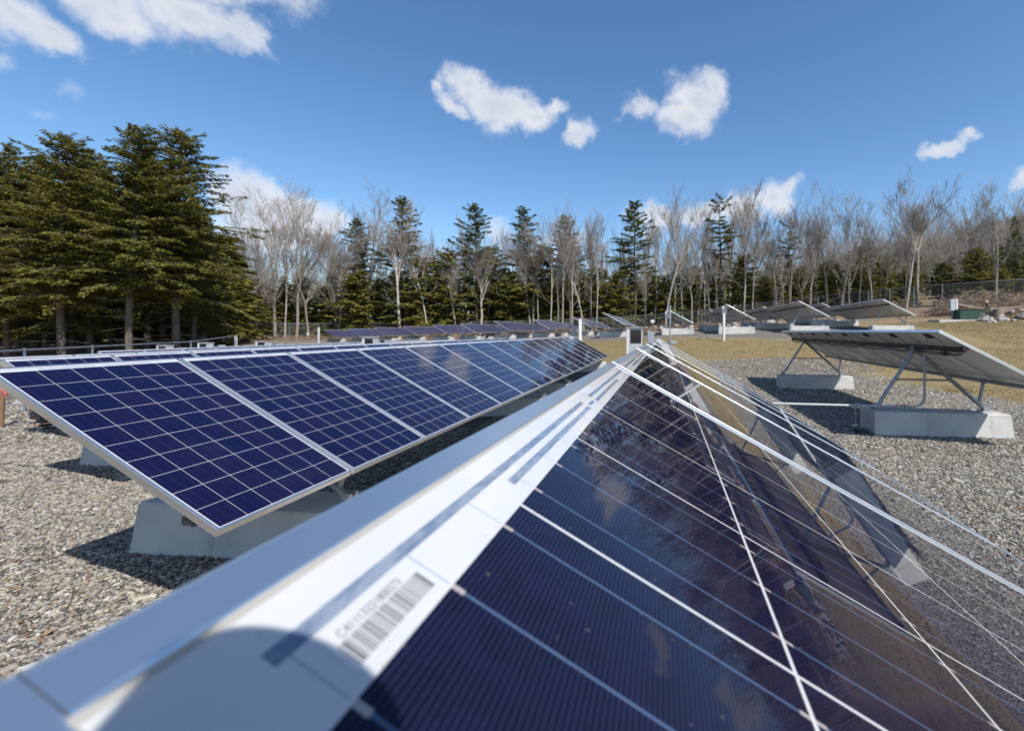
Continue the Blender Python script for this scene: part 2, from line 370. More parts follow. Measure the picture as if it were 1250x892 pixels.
# ---- ground
STONES = [(0, (.13, .12, .11)), (.12, (.23, .21, .18)), (.28, (.33, .30, .25)), (.44, (.40, .34, .25)), (.56, (.27, .26, .24)),
          (.68, (.45, .41, .34)), (.82, (.56, .53, .47)), (.92, (.30, .23, .16)), (.975, (.25, .155, .10))]
STONES = [(p_, tuple(.74 * q for q in c_)) for p_, c_ in STONES]
def ground_mat():
    m_ = mat('gravel_and_grass', (.3, .3, .3), .95, spec=.2); t = NT(m_.node_tree); b = t.n['Principled BSDF']
    g = t.add('ShaderNodeNewGeometry').outputs['Position']; sp = t.add('ShaderNodeSeparateXYZ'); t.l.new(g, sp.inputs[0])
    X, Y = sp.outputs[0], sp.outputs[1]
    vo = t.add('ShaderNodeTexVoronoi'); vo.inputs['Scale'].default_value = 30
    t.l.new(t.vm('ADD', g, t.vm('SCALE', t.noise(g, 20, 2, out=1))), vo.inputs['Vector'])
    g2 = t.vm('DOT_PRODUCT', vo.outputs['Color'], (1, 0, 0), out=1)
    stone = t.ramp(g2, STONES, 'CONSTANT')
    edge = t.step(vo.outputs['Distance'], .25, .75)
    stone = t.mix(t.m('MULTIPLY', edge, .55), stone, (.06, .057, .053))
    big = t.step(t.noise(g, .6, 5, .6), .35, .7)
    stone = t.mix(t.m('MULTIPLY', big, .25), stone, (.14, .12, .09))
    # dry lawn
    gn = t.noise(g, 1.1, 6, .65); gf = t.noise(g, 26, 4, .7)
    grass = t.mix(t.step(gn, .3, .7), (.31, .215, .105), (.20, .172, .06)); grass = t.mix(t.m('MULTIPLY', t.step(t.noise(g, .45, 5, .6), .5, .7), .6), grass, (.17, .17, .055))
    grass = t.mix(t.step(gf, .35, .7), grass, (.36, .275, .15)); grass = t.mix(t.m('MULTIPLY', t.step(t.noise(g, 4, 6, .75), .45, .8), .6), grass, (.17, .135, .07))
    gs = t.vm('SCALE', grass); gs.node.inputs[3].default_value = .72; grass = gs
    litter = t.mix(t.step(t.noise(g, 3, 6, .7), .35, .65), (.19, .12, .07), (.26, .20, .13)); floor_ = t.mix(t.step(t.noise(g, 2.2, 7, .75), .35, .65), (.075, .045, .03), (.19, .12, .08))
    wob = t.m('MULTIPLY', t.m('SUBTRACT', t.noise(g, .5, 4, .6), .5), 2.2)
    Yw = t.m('ADD', Y, wob); Xw = t.m('ADD', X, wob)
    # rear edge of lawn: along the front of the back tables
    rear = t.m('MULTIPLY_ADD', X, -.33, 24.8)
    front = t.m('SUBTRACT', 18.6, t.m('MULTIPLY', t.step(X, 5.0, 8.5), 13.0))
    lawn = t.m('MULTIPLY', t.step(t.m('SUBTRACT', Yw, front), -.15, .15), t.step(t.m('SUBTRACT', t.m('ADD', t.m('MINIMUM', rear, 33), t.m('MULTIPLY', t.step(X, 10.5, 12.5), 14)), Yw), -.15, .15))
    lawn = t.m('MULTIPLY', lawn, t.step(Xw, -8.6, -8.2))
    lawn = t.m('MAXIMUM', lawn, t.m('MULTIPLY', t.step(Xw, 13, 13.6), t.step(t.m('SUBTRACT', 31.0, Yw), -.2, .2)))
    back = t.step(t.m('SUBTRACT', Yw, t.m('MULTIPLY_ADD', t.m('ABSOLUTE', X), .28, 39)), -.5, .5)
    left = t.step(t.m('SUBTRACT', t.m('MULTIPLY_ADD', Y, -.62, -14.5), Xw), -.2, .6)
    right = t.m('MULTIPLY', t.step(Xw, 14, 15), t.step(Yw, 30.5, 31.5))
    wood = t.m('MULTIPLY', t.step(t.m('SUBTRACT', Xw, t.m('MULTIPLY_ADD', Y, .78, 1.5)), 0, 1.2), t.step(Xw, 8.5, 9.5))
    c = t.mix(lawn, stone, grass); c = t.mix(t.m('MAXIMUM', t.m('MAXIMUM', back, left), right), c, litter); c = t.mix(wood, c, floor_)
    t.l.new(c, b.inputs['Base Color'])
    bn = t.add('ShaderNodeBump'); bn.inputs['Strength'].default_value = .9; bn.inputs['Distance'].default_value = .02
    h = t.mix(lawn, t.m('SUBTRACT', 1, vo.outputs['Distance']), gf)
    t.l.new(h, bn.inputs['Height']); t.l.new(bn.outputs[0], b.inputs['Normal'])
    return m_
M['ground'] = ground_mat()
def stone_mat():
    m_ = mat('crushed_stone', (.3, .3, .3), .8, spec=.35); t = NT(m_.node_tree); b = t.n['Principled BSDF']
    ge = t.add('ShaderNodeNewGeometry'); g = ge.outputs['Position']
    c = t.ramp(ge.outputs['Random Per Island'], STONES, 'CONSTANT')
    f = t.noise(g, 130, 4, .65); k = t.m('MULTIPLY_ADD', f, .7, .65)
    v = t.vm('SCALE', c); t.l.new(k, v.node.inputs[3])
    big = t.step(t.noise(g, .6, 5, .6), .35, .7)
    v = t.mix(t.m('MULTIPLY', big, .22), v, (.14, .12, .09))
    t.l.new(v, b.inputs['Base Color']); return m_
M['stone'] = stone_mat()

def foliage_mat(name, c1, c2, c3):
    m_ = mat(name, c1, .6, spec=.25); t = NT(m_.node_tree); b = t.n['Principled BSDF']
    ge = t.add('ShaderNodeNewGeometry'); oi = t.add('ShaderNodeObjectInfo')
    f = t.m('ADD', t.m('MULTIPLY', t.noise(ge.outputs['Position'], .7, 4, .6), .75), t.m('MULTIPLY', ge.outputs['Random Per Island'], .3))
    c = t.mix(t.step(f, .35, .8), c1, c2)
    c = t.mix(t.m('MULTIPLY', oi.outputs['Random'], .5), c, c3)
    t.l.new(c, b.inputs['Base Color'])
    tr = t.add('ShaderNodeBsdfTranslucent'); t.l.new(c, tr.inputs[0])
    mx = t.add('ShaderNodeMixShader'); mx.inputs[0].default_value = .32
    out = t.n['Material Output']; t.l.new(b.outputs[0], mx.inputs[1]); t.l.new(tr.outputs[0], mx.inputs[2]); t.l.new(mx.outputs[0], out.inputs[0])
    return m_
M['hemlock'] = foliage_mat('hemlock_needles', (.115, .118, .022), (.26, .215, .038), (.09, .112, .023))
M['pine'] = foliage_mat('pine_needles', (.088, .105, .028), (.155, .16, .037), (.125, .13, .025))
def bark(name, c1, c2):
    m_ = varied(name, c1, c2, 3, .9, bump=.6, bscale=18); return m_
M['bark_dark'] = bark('dark_bark', (.13, .105, .085), (.08, .065, .052))
M['bark_grey'] = bark('grey_bark', (.27, .235, .20), (.17, .15, .125))
M['bark_pale'] = bark('pale_bark', (.42, .38, .33), (.28, .25, .21))
M['twigs'] = varied('bare_twigs', (.19, .163, .138), (.26, .225, .19), 2, .9)
M['brush'] = varied('dead_brush', (.20, .14, .10), (.30, .23, .17), 6, .9)
M['log'] = bark('log_bark', (.24, .18, .13), (.14, .11, .09))
M['wood_cut'] = varied('cut_wood', (.50, .36, .20), (.40, .28, .16), 8, .8)
M['rock'] = varied('pale_rock', (.34, .31, .28), (.22, .205, .19), 3, .9, bump=.5, bscale=9)

# ------------------------------------------------------------------ ground sheet
xs = np.concatenate([np.linspace(-400, -70, 12)[:-1], np.arange(-70, 70, 1.25), np.linspace(70, 400, 12)])
ys = np.concatenate([np.linspace(-300, -20, 8)[:-1], np.arange(-20, 100, 1.25), np.linspace(100, 600, 12)])
rng0 = np.random.default_rng(3)
gv = [(x, y, terr(x, y) ) for y in ys for x in xs]
nx = len(xs); gf_ = [(j * nx + i, j * nx + i + 1, (j + 1) * nx + i + 1, (j + 1) * nx + i) for j in range(len(ys) - 1) for i in range(nx - 1)]
tag(link('ground', np_mesh('ground', gv, gf_, M['ground'], True)), kind='structure')
def gz(x, y): return terr(x, y)
def gz_np(x, y):
    gx, gy = np.array(GX, float), np.array(GY, float); out = 0
    for a, b in ((0, 0), (1, .8), (-1, .8), (1, -.8), (-1, -.8)):
        X, Y = np.clip(x + a, -399, 399), np.clip(y + b, -299, 599)
        i = np.clip(np.searchsorted(gx, X, side='right') - 1, 0, len(gx) - 2); j = np.clip(np.searchsorted(gy, Y, side='right') - 1, 0, len(gy) - 2)
        u = (X - gx[i]) / (gx[i + 1] - gx[i]); v = (Y - gy[j]) / (gy[j + 1] - gy[j])
        out = out + (GZ[j, i] * (1 - u) + GZ[j, i + 1] * u) * (1 - v) + (GZ[j + 1, i] * (1 - u) + GZ[j + 1, i + 1] * u) * v
    return out / 5

# wooded hill behind on the right
def hill_z(x, y):
    d = y; px = 731 + (x * .99 + y * .14) / max(y, 1) * 563
    s = min(max((x + 60) / 260, 0), 1)
    return 2 + 41 * (3 * s * s - 2 * s ** 3) * min(max((y - 95) / 120, 0), 1) ** .9
hx = np.linspace(-120, 420, 60); hy = np.linspace(95, 420, 34)
hv = [(x, y, hill_z(x, y) + 1.5 * math.sin(x * .05) * math.cos(y * .06)) for y in hy for x in hx]
hf = [(j * 60 + i, j * 60 + i + 1, (j + 1) * 60 + i + 1, (j + 1) * 60 + i) for j in range(33) for i in range(59)]
M['hill'] = varied('leaf_litter_hill', (.17, .12, .085), (.11, .085, .06), .05, .95)
tag(link('hill', np_mesh('hill', hv, hf, M['hill'], True)), kind='structure')

# ------------------------------------------------------------------ solar arrays
TILT = R(28.3); ct, st_ = math.cos(TILT), math.sin(TILT)
def frame_mesh():
    prof = [(0, -.040), (0, -.0012), (.0004, -.0004), (.0012, 0), (.0135, 0), (.0143, -.0004), (.0145, -.0012), (.0145, -.0080), (.0030, -.0080),
            (.0030, -.0375), (.0280, -.0375), (.0280, -.040)]
    mb = MB(); n = len(prof)
    ring = lambda a, z: [(a, a, z), (ML - a, a, z), (ML - a, MW - a, z), (a, MW - a, z)]
    V_ = []
    for a, z in prof: V_ += ring(a, z)
    fs = []
    for i in range(n):
        j = (i + 1) % n
        for k in range(4): fs.append((i * 4 + k, i * 4 + (k + 1) % 4, j * 4 + (k + 1) % 4, j * 4 + k))
    mb.add(V_, fs); return mb
def quad_uv(me_name, z, mats, up=True, inset=.014):
    me = bpy.data.meshes.new(me_name); a = inset
    v = [(a, a, z), (ML - a, a, z), (ML - a, MW - a, z), (a, MW - a, z)]
    me.from_pydata(v, [], [(0, 1, 2, 3) if up else (3, 2, 1, 0)]); me.materials.append(mats)
    uvl = me.uv_layers.new(name='UVMap')
    for li, lp in enumerate(me.loops):
        c = v[lp.vertex_index]; uvl.data[li].uv = (c[1], c[0])
    me.update(); return me
_f = frame_mesh()
for xa, xb in ((.0008, .0142), (ML - .0142, ML - .0008)):
    for ya in (.0147, MW - .0150): _f.box((xa, ya, -.0004), (xb, ya + .0003, .00012), 1)
ME_FRAME = _f.mesh('solar_module', [M['alu'], M['black']])
ME_FACE = quad_uv('cell_face', -.0022, M['cells']); ME_FACE_F = quad_uv('cell_face_far', -.0022, M['cells_far']); ME_FACE_N = quad_uv('cell_face_close', -.0022, M['cells_near'])
ME_BACK = quad_uv('back_sheet', -.0075, M['backsheet'], False)
jb = MB(); jb.box((.10, MW / 2 - .055, -.032), (.20, MW / 2 + .055, -.0078), 0, .004)
jb.tube([(.15, MW / 2 - .05, -.022), (.20, MW / 2 - .14, -.03), (.30, MW / 2 - .17, -.07), (.37, MW / 2 - .12, -.10)], .004, 6)
jb.tube([(.15, MW / 2 + .05, -.022), (.22, MW / 2 + .16, -.035), (.30, MW / 2 + .20, -.09), (.37, MW / 2 + .26, -.11)], .004, 6)
ME_JB = jb.mesh('junction_box', M['black'])
sm_ = MB(); sm_.box((.004, MW + .0008, -.027), (ML - .004, PITCH - .0008, -.022)); ME_SEAM = sm_.mesh('seam_strip', M['alu'])
LEN = 8 * PITCH - .02

def V2(v, n=0.0):    # table section: distance down the slope, distance off the plane -> local x, z from top edge
    return v * ct + n * st_, -v * st_ + n * ct

def solar_array(name, x, y, ztop, label, group, near=0, slope=0.0, conduit=None, inverter=False, ov=1.2, bx=0.0):
    g0 = gz(x, y + 1.2); H = ztop - g0
    root = empty(name, (x, y, g0)); root.rotation_euler = (slope, 0, 0)
    tag(root, label, 'solar array', group)
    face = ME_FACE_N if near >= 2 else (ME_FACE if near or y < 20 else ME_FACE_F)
    for k in range(8):
        md = link('solar_module', ME_FRAME, root, (0, k * PITCH, H), (0, TILT, 0))
        link('cell_face', face, md); link('back_sheet', ME_BACK, md)
        if near: link('junction_box', ME_JB, md)
        if near and k < 7: link('seam_strip', ME_SEAM, root, (0, k * PITCH, H), (0, TILT, 0))
    xr, zr = V2(.39, -.082); xl, zl = V2(1.46, -.078); zr += H; zl += H
    for nm, xx, zz, rr, mm in (('upper_rail', xr, zr, .036, M['black']), ('lower_rail', xl, zl, .030, M['galv'])):
        mb = MB()
        mb.tube([(xx, .06, zz), (xx, LEN - .06, zz)], rr, 14)
        rl = mb.build(nm, mm, root)
        if near:
            for ya, yb in ((.045, .085), (LEN - .085, LEN - .045)):
                cp = MB(); cp.tube([(xx, ya, zz), (xx, yb, zz)], rr + .006, 16); cp.build('end_cap', M['black'], rl)
            for k in range(9):
                yy = min(max(k * PITCH - .01, .03), LEN - .03)
                a, c = V2(.39 if rr > .033 else 1.46, -.060); cl = MB()
                cl.box((a - .035, yy - .02, c + H - .032), (a + .035, yy + .02, c + H + .012), 0, .004)
                cl.build('clamp', M['black'], rl)
    if near:   # cable bundle hanging along the upper rail
        rg = random.Random(int(abs(x * 77 + y * 13)))
        for q in range(3):
            pts = []; n_ = 80
            for i in range(n_ + 1):
                yy = .05 + (LEN - .1) * i / n_
                ph = (i % 10) / 10
                pts.append((xr - .045 + .02 * q + rg.uniform(-.008, .008), yy, zr - .03 - .018 * q - .025 * math.sin(math.pi * ph) + rg.uniform(-.008, .008)))
            cb = MB(); cb.tube(pts, .006, 6); cb.build('cable', M['black'], root)
        cb = MB()
        for q in range(3):
            a = .28 + q * .05; cb.tube([(xr - .06, a, zr + .02), (xr - .08, a + .01, zr - .05), (xr - .05, a + .03, zr - .09), (xr - .01, a + .05, zr - .06), (xr - .02, a + .05, zr + .02)], .006, 6)
        cb.build('cable_loop', M['black'], root)
    hb = .35
    for k, fy in enumerate((ov, LEN - 1.2)):
        gl = gz(x + .5, y + fy) - g0 - fy * math.tan(slope)
        top = gl + hb
        b = MB(); dz = .04
        lo = [(-.38 + bx, fy - .27, gl - dz), (1.51, fy - .27, gl - dz), (1.51, fy + .27, gl - dz), (-.38 + bx, fy + .27, gl - dz)]
        hi = [(-.365 + bx, fy - .22, top - .015), (1.485, fy - .22, top - .015), (1.485, fy + .22, top - .015), (-.365 + bx, fy + .22, top - .015)]
        ch = [(-.35 + bx, fy - .205, top), (1.47, fy - .205, top), (1.47, fy + .205, top), (-.35 + bx, fy + .205, top)]
        b.add(lo + hi + ch, [(3, 2, 1, 0)] + [(i, (i + 1) % 4, 4 + (i + 1) % 4, 4 + i) for i in range(4)] + [(4 + i, 4 + (i + 1) % 4, 8 + (i + 1) % 4, 8 + i) for i in range(4)] + [(8, 9, 10, 11)])
        b.build('ballast_block', M['concrete'], root)
        A_ = (xr, fy, zr - .03); bf = (-.25, fy, top + .03); ff = (1.28, fy, top + .03); ln = (xl, fy, zl - .02)
        fr = MB(); fr.tube([bf, A_], .026, 12); bl = fr.build('back_leg', M['galv'], root)
        fr = MB(); fr.tube([A_, ff], .030, 12); fl = fr.build('front_leg', M['galv'], root)
        mz = (zr + top) / 2 - .02
        tt = (mz - bf[2]) / (A_[2] - bf[2]); x1 = bf[0] + (A_[0] - bf[0]) * tt
        tt = (mz - ff[2]) / (A_[2] - ff[2]); x2 = ff[0] + (A_[0] - ff[0]) * tt
        fr = MB(); fr.tube([(x1, fy, mz), (x2, fy, mz)], .014, 8); fr.build('cross_brace', M['galv'], root)
        fr = MB(); fr.tube([(ff[0] - .09, fy, ff[2] + .06), ln], .022, 10); fr.build('strut', M['galv'], root)
        for q, lg in ((bf, bl), (ff, fl)):
            fr = MB(); fr.box((q[0] - .09, fy - .075, top + .001), (q[0] + .09, fy + .075, top + .013), 0, .003)
            fr.box((q[0] - .045, fy - .04, top + .013), (q[0] + .045, fy - .030, top + .085)); fr.box((q[0] - .045, fy + .030, top + .013), (q[0] + .045, fy + .04, top + .085))
            for a in (-.065, .065):
                fr.tube([(q[0] + a, fy + .05, top + .01), (q[0] + a, fy + .05, top + .045)], .009, 6)
            fr.build('foot_bracket', M['galv'], lg)
        if near:
            fr = MB(); fr.box((xr - .06, fy - .05, zr - .055), (xr + .06, fy + .05, zr - .036), 0, .004)
            fr.tube([(xr, fy - .045, zr - .02), (xr, fy + .045, zr - .02)], .047, 14); fr.build('saddle_clamp', M['galv'], root)
            fr = MB(); fr.tube([(xl, fy - .045, zl), (xl, fy + .045, zl)], .040, 14); fr.build('saddle_clamp', M['galv'], root)
        if conduit and k == 0:
            cy = fy - .10; cz = top + .05; pts = [(xr + .02, cy + .02, zr - .02), (xr + .075, cy, zr - .07)]
            pts.append((xr + .085, cy, cz + .16))
            for i in range(1, 7):
                a = math.pi / 2 * i / 6; pts.append((xr + .085 - .14 * (1 - math.cos(a)), cy, cz + .16 - .14 * math.sin(a)))
            pts.append((-.4, cy, cz + .01)); pts.append((-conduit, cy, cz + .01))
            fr = MB(); fr.tube(pts, .0185, 10); cd = fr.build('conduit', M['conduit'], root)
            fr = MB()
            for a in (.05, .0):
                fr.box((xr - .25 + a, cy - .03, cz - .02), (xr - .22 + a, cy + .03, cz + .04), 0, .003)
            fr.build('conduit_clamp', M['galv'], cd)
            fr = MB(); px_ = -.56
            fr.tube([(px_ - .03, cy, cz - .01), (px_ - .03, cy, -.0 + .12)], .006, 6); fr.tube([(px_ + .05, cy, cz - .01), (px_ + .05, cy, .06)], .010, 8)
            fr.box((px_ - .09, cy - .04, cz - .025), (px_ + .07, cy + .04, cz - .005), 0, .003); fr.box((px_ - .02, cy - .035, cz - .005), (px_ + .02, cy + .035, cz + .05), 0, .003)
            fr.box((px_ - .08, cy - .02, .10), (px_ - .0, cy + .02, .125)); fr.box((px_ - .02, cy - .10, -.02), (px_ + .13, cy + .10, .06), 1, .01)
            fr.build('conduit_stand', [M['galv'], M['black']], cd)
    if inverter:
        iv = MB(); iv.box((-.20, .25, H - .52), (.06, .62, H - .10), 0, .02); iv.build('inverter', M['white_paint'], root)
    return root

GA = 'solar arrays on concrete ballast blocks'
A = solar_array('solar_array', -.1193, .0447, -.0634, 'closest solar array, running away from right below the viewer, barcode sticker on its glass', GA, 2, slope=R(-.38))
B = solar_array('solar_array', -3.643, 2.009, -.216, 'large blue solar array left of centre, its lowest corner pointing at the viewer', GA, 1, bx=.05)
B2 = solar_array('solar_array', -3.643, 2.009 + 8 * PITCH, -.219, 'blue solar array that carries on the near left row up to the dry grass', GA, 1)
Cc = solar_array('solar_array', 3.51, 6.50, .036, 'solar array on the right showing its shaded underside, grey conduit on its leg', GA, 1, conduit=2.05)
link_z = lambda x, y, h=1.5: terr(x, y) + h
D1 = solar_array('solar_array', -7.15, 4.07, -.335, 'solar array showing a thin strip of cells just above the near left row', GA, 1)
D2 = solar_array('solar_array', -7.15, 4.07 + 8 * PITCH, -.335, 'solar array behind the second half of the near left row, its top frame just showing', GA, 0)
E1 = solar_array('solar_array', -10.7, 6.0, -.47, 'solar array two rows behind the near left one, curved pale conduit at its foot', GA, 1, conduit=1.6)
E2 = solar_array('solar_array', -10.7, 6.0 + 8 * PITCH, -.47, 'solar array two rows behind the near left one, farther half, white top edge showing', GA, 0)
F1 = solar_array('solar_array', -14.2, 9.8, -.56, 'solar array three rows behind the near left row, beside the pipe railing', GA, 0)
F2 = solar_array('solar_array', -14.2, 9.8 + 8 * PITCH, -.56, 'solar array three rows behind the near left row, farther half before the tan clearing', GA, 0)
# arrays along the back, nearest end from the photograph: px of the near top corner, py, row x
back = [(395, 402.5, -35.3, 48.4), (425, 401, -31.8, 46.9), (457, 399.5, -28.3, 45.6), (492, 398, -24.8, 44.3), (528, 396.2, -21.3, 42.9),
        (561.5, 394.7, -17.8, 40.7), (603, 391.8, -14.3, 39.2), (651, 389.7, -10.8, 38.5), (699, 386.8, -7.3, 36.8), (736, 381.2, -3.85, 29.2)]
ordn = ['leftmost', 'second from the left', 'third from the left', 'fourth from the left', 'fifth from the left', 'fifth from the right', 'fourth from the right', 'third from the right', 'second from the right']
for k, (px, py, rx, d) in enumerate(back):
    p = at(px, d, py); h = min(max(p.z - terr(p.x, p.y), 1.25), 1.75)
    if k < 9: lb = 'blue solar array, %s of the nine staggered along the back' % ordn[k]
    else: lb = 'pale sheened solar array tilted high at the centre, just behind the grey screen cabinet'
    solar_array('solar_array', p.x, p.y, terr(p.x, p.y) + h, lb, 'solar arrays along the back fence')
    if k > 3:
        y2 = p.y + 8 * PITCH + .3
        lb = 'array farther back, directly behind the %s of the nine blue ones' % ordn[k] if k < 9 else 'solar array standing farther back in the row of the pale tilted one'
        solar_array('solar_array', p.x, y2, terr(p.x, y2) + 1.45, lb, 'solar arrays along the back fence')
rt_ = [(816, 377.8, 27.2, 'dark-backed solar array beside the thin grey pole, leftmost of the right-hand back group', True),
       (887, 371.2, 24.6, 'dark-backed solar array of the back group behind the white pipe in the grass', True),
       (976, 367.2, 23.2, 'dark-backed solar array second from the right end of the right-hand back group', False),
       (1078, 364.0, 22.0, 'dark-backed solar array at the right end of the back group, nearest the green box', False)]
for k, (px, py, d, lb, inv) in enumerate(rt_):
    p = at(px, d, py); h = min(max(p.z - terr(p.x, p.y), 1.3), 1.7); zt = terr(p.x, p.y) + h
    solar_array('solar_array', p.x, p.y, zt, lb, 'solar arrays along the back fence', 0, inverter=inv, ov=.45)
    if k > 0:
        lb2 = 'solar array farther back, directly behind the dark-backed ' + ['', 'one at the white pipe', 'one second from right', 'one nearest the green box'][k]
        solar_array('solar_array', p.x, p.y + 8 * PITCH + .5, terr(p.x, p.y + 9) + 1.5, lb2, 'solar arrays along the back fence', 0)

# barcode sticker on array A, under the viewer
mA = [o for o in A.children if o.name.startswith('solar_module')][0]
o_ = .0145
lab = MB(); lab.box((o_ + .0195, .0545, -.0021), (o_ + .0340, .0985, -.0020)); lab_o = lab.build('barcode_label', mat('label_paper', (.50, .50, .50), .3, coat=1.0), mA)
bars = MB(); rb = random.Random(8); u = .057
while u < .0955:
    w = rb.choice((.0005, .0005, .0009, .0013)); thick = (u < .0645 or u > .0845)
    if thick: w *= 1.45
    bars.box((o_ + .0248, u, -.00195), (o_ + .0328, u + w * .8, -.0019)); u += w * .8 + rb.choice((.0005, .0007, .0010))
bars.build('barcode', mat('label_ink', (.11, .11, .12), .3, coat=1.0), lab_o)
tcv = bpy.data.curves.new('serial_number', 'FONT'); tcv.body = 'C41113221800273'; tcv.size = .0040; tcv.space_character = .95
to = bpy.data.objects.new('serial_number_tmp', tcv); COL.objects.link(to)
dg = bpy.context.evaluated_depsgraph_get(); tm = bpy.data.meshes.new_from_object(to.evaluated_get(dg)); bpy.data.objects.remove(to)
tm.name = 'serial_number'; tm.materials.clear(); tm.materials.append(bpy.data.materials['label_ink'])
# text x -> along row (module y), text y -> up the slope (module -x)
Mt = Matrix(((0, -1, 0, o_ + .0240), (1, 0, 0, .0595), (0, 0, 1, -.00190), (0, 0, 0, 1)))
tm.transform(Mt); link('serial_number', tm, lab_o)

# ------------------------------------------------------------------ unseen camera on an added tripod; round blocker shaped for the shadow on the panel
def tripod():
    r = empty('tripod_camera', (0.02, -.16, gz(0, -.2)))
    tag(r, 'unseen black camera on a tripod, round blocker added on top to shape its shadow', 'camera')
    Mw = r.matrix_basis.inverted() if False else Matrix.Translation(-Vector(r.location))
    Mc = Mw @ cam.matrix_basis
    def P(x, y, z): return Mc @ Vector((x, y, z))
    b = MB(); b.tube([P(0, 0, .085), P(0, 0, .012)], .032, 32); b.tube([P(0, 0, .014), P(0, 0, .004)], [.033, .034], 32, cap=False); b.tube([P(0, 0, .004), P(0, 0, .014)], [.0325, .030], 32, cap=False)
    b.build('lens', M['black'], r)
    b = MB(); b.tube([P(.010, .072, .050), P(.010, .072, .022), P(.010, .072, .008), P(.010, .072, .003)], [.018, .026, .0292, .027], 32)
    b.build('shadow_blocker', M['black'], r)  # added dome, there only to give the panel shadow its round top
    b = MB(); b.box((-.068, -.048, .085), (.068, .045, .125), 0, .008, Mc); b.box((-.025, .045, .088), (.025, .068, .122), 0, .006, Mc)
    b.build('camera_body', M['black'], r)
    o = Vector(P(0, -.055, .105)); b = MB(); b.tube([o, o - Vector((0, 0, .10))], .016, 14); b.tube([o - Vector((0, 0, .09)), Vector((o.x, o.y, .75))], .013, 12); b.build('centre_column', M['black'], r)
    for k, a in enumerate((R(-90), R(-200), R(20))):
        f = Vector((o.x + math.cos(a) * .42, o.y - .12 + math.sin(a) * .22, .0)); b = MB(); b.tube([Vector((o.x, o.y, o.z - .20)), f], [.014, .010], 10); b.build('leg', M['black'], r)
tripod()

# ------------------------------------------------------------------ gravel stones (uncountable)
def gravel(name, polys, seed):
    rg = np.random.default_rng(seed)
    ph = (1 + 5 ** .5) / 2
    ico = np.array([(-1, ph, 0), (1, ph, 0), (-1, -ph, 0), (1, -ph, 0), (0, -1, ph), (0, 1, ph), (0, -1, -ph), (0, 1, -ph), (ph, 0, -1), (ph, 0, 1), (-ph, 0, -1), (-ph, 0, 1)]) / 1.9
    tri = np.array([(0, 11, 5), (0, 5, 1), (0, 1, 7), (0, 7, 10), (0, 10, 11), (1, 5, 9), (5, 11, 4), (11, 10, 2), (10, 7, 6), (7, 1, 8), (3, 9, 4), (3, 4, 2), (3, 2, 6), (3, 6, 8), (3, 8, 9), (4, 9, 5), (2, 4, 11), (6, 2, 10), (8, 6, 7), (9, 8, 1)])
    P = []
    for (x0, x1, y0, y1, dens, s) in polys:
        n = int((x1 - x0) * (y1 - y0) * dens)
        q = np.stack([rg.uniform(x0, x1, n), rg.uniform(y0, y1, n), np.full(n, s)], 1); P.append(q)
    P = np.concatenate(P); n = len(P)
    z = gz_np(P[:, 0], P[:, 1])
    size = P[:, 2] * np.exp(rg.normal(0, .31, n))
    sc = np.stack([size * rg.uniform(.8, 1.35, n), size * rg.uniform(.6, 1.0, n), size * rg.uniform(.35, .7, n)], 1)
    v = ico[None] * (1 + rg.uniform(-.28, .28, (n, 12, 1))) * sc[:, None]
    a = rg.uniform(0, 2 * np.pi, n); tl = rg.normal(0, .45, n)
    c, s_ = np.cos(tl), np.sin(tl); y = v[..., 1] * c[:, None] - v[..., 2] * s_[:, None]; zz = v[..., 1] * s_[:, None] + v[..., 2] * c[:, None]
    c, s_ = np.cos(a), np.sin(a); x = v[..., 0] * c[:, None] - y * s_[:, None]; y2 = v[..., 0] * s_[:, None] + y * c[:, None]
    V_ = np.stack([x + P[:, :1], y2 + P[:, 1:2], zz + (z + size * .18 + rg.uniform(0, .006, n))[:, None]], -1).reshape(-1, 3)
    F_ = (tri[None] + (np.arange(n) * 12)[:, None, None]).reshape(-1, 3)
    return tag(link(name, np_mesh(name, V_, F_, M['stone'])), 'grey and tan crushed stone covering the ground under the arrays', 'gravel', kind='stuff')
gravel('gravel', [(-7.5, -1.6, .4, 4.4, 3700, .0100), (-10, -3.2, 4.4, 7.5, 1900, .0128), (-17, -6, 7.5, 13, 500, .019), (-17, -10, 4.4, 7.5, 500, .019),
                  (1.2, 7.5, .8, 6.5, 3500, .0100), (1.2, 7.4, 6.5, 12, 1600, .0130), (1.0, 7.0, 12, 18.6, 500, .019), (-3.2, 0, 1.0, 9, 700, .017)], 5)

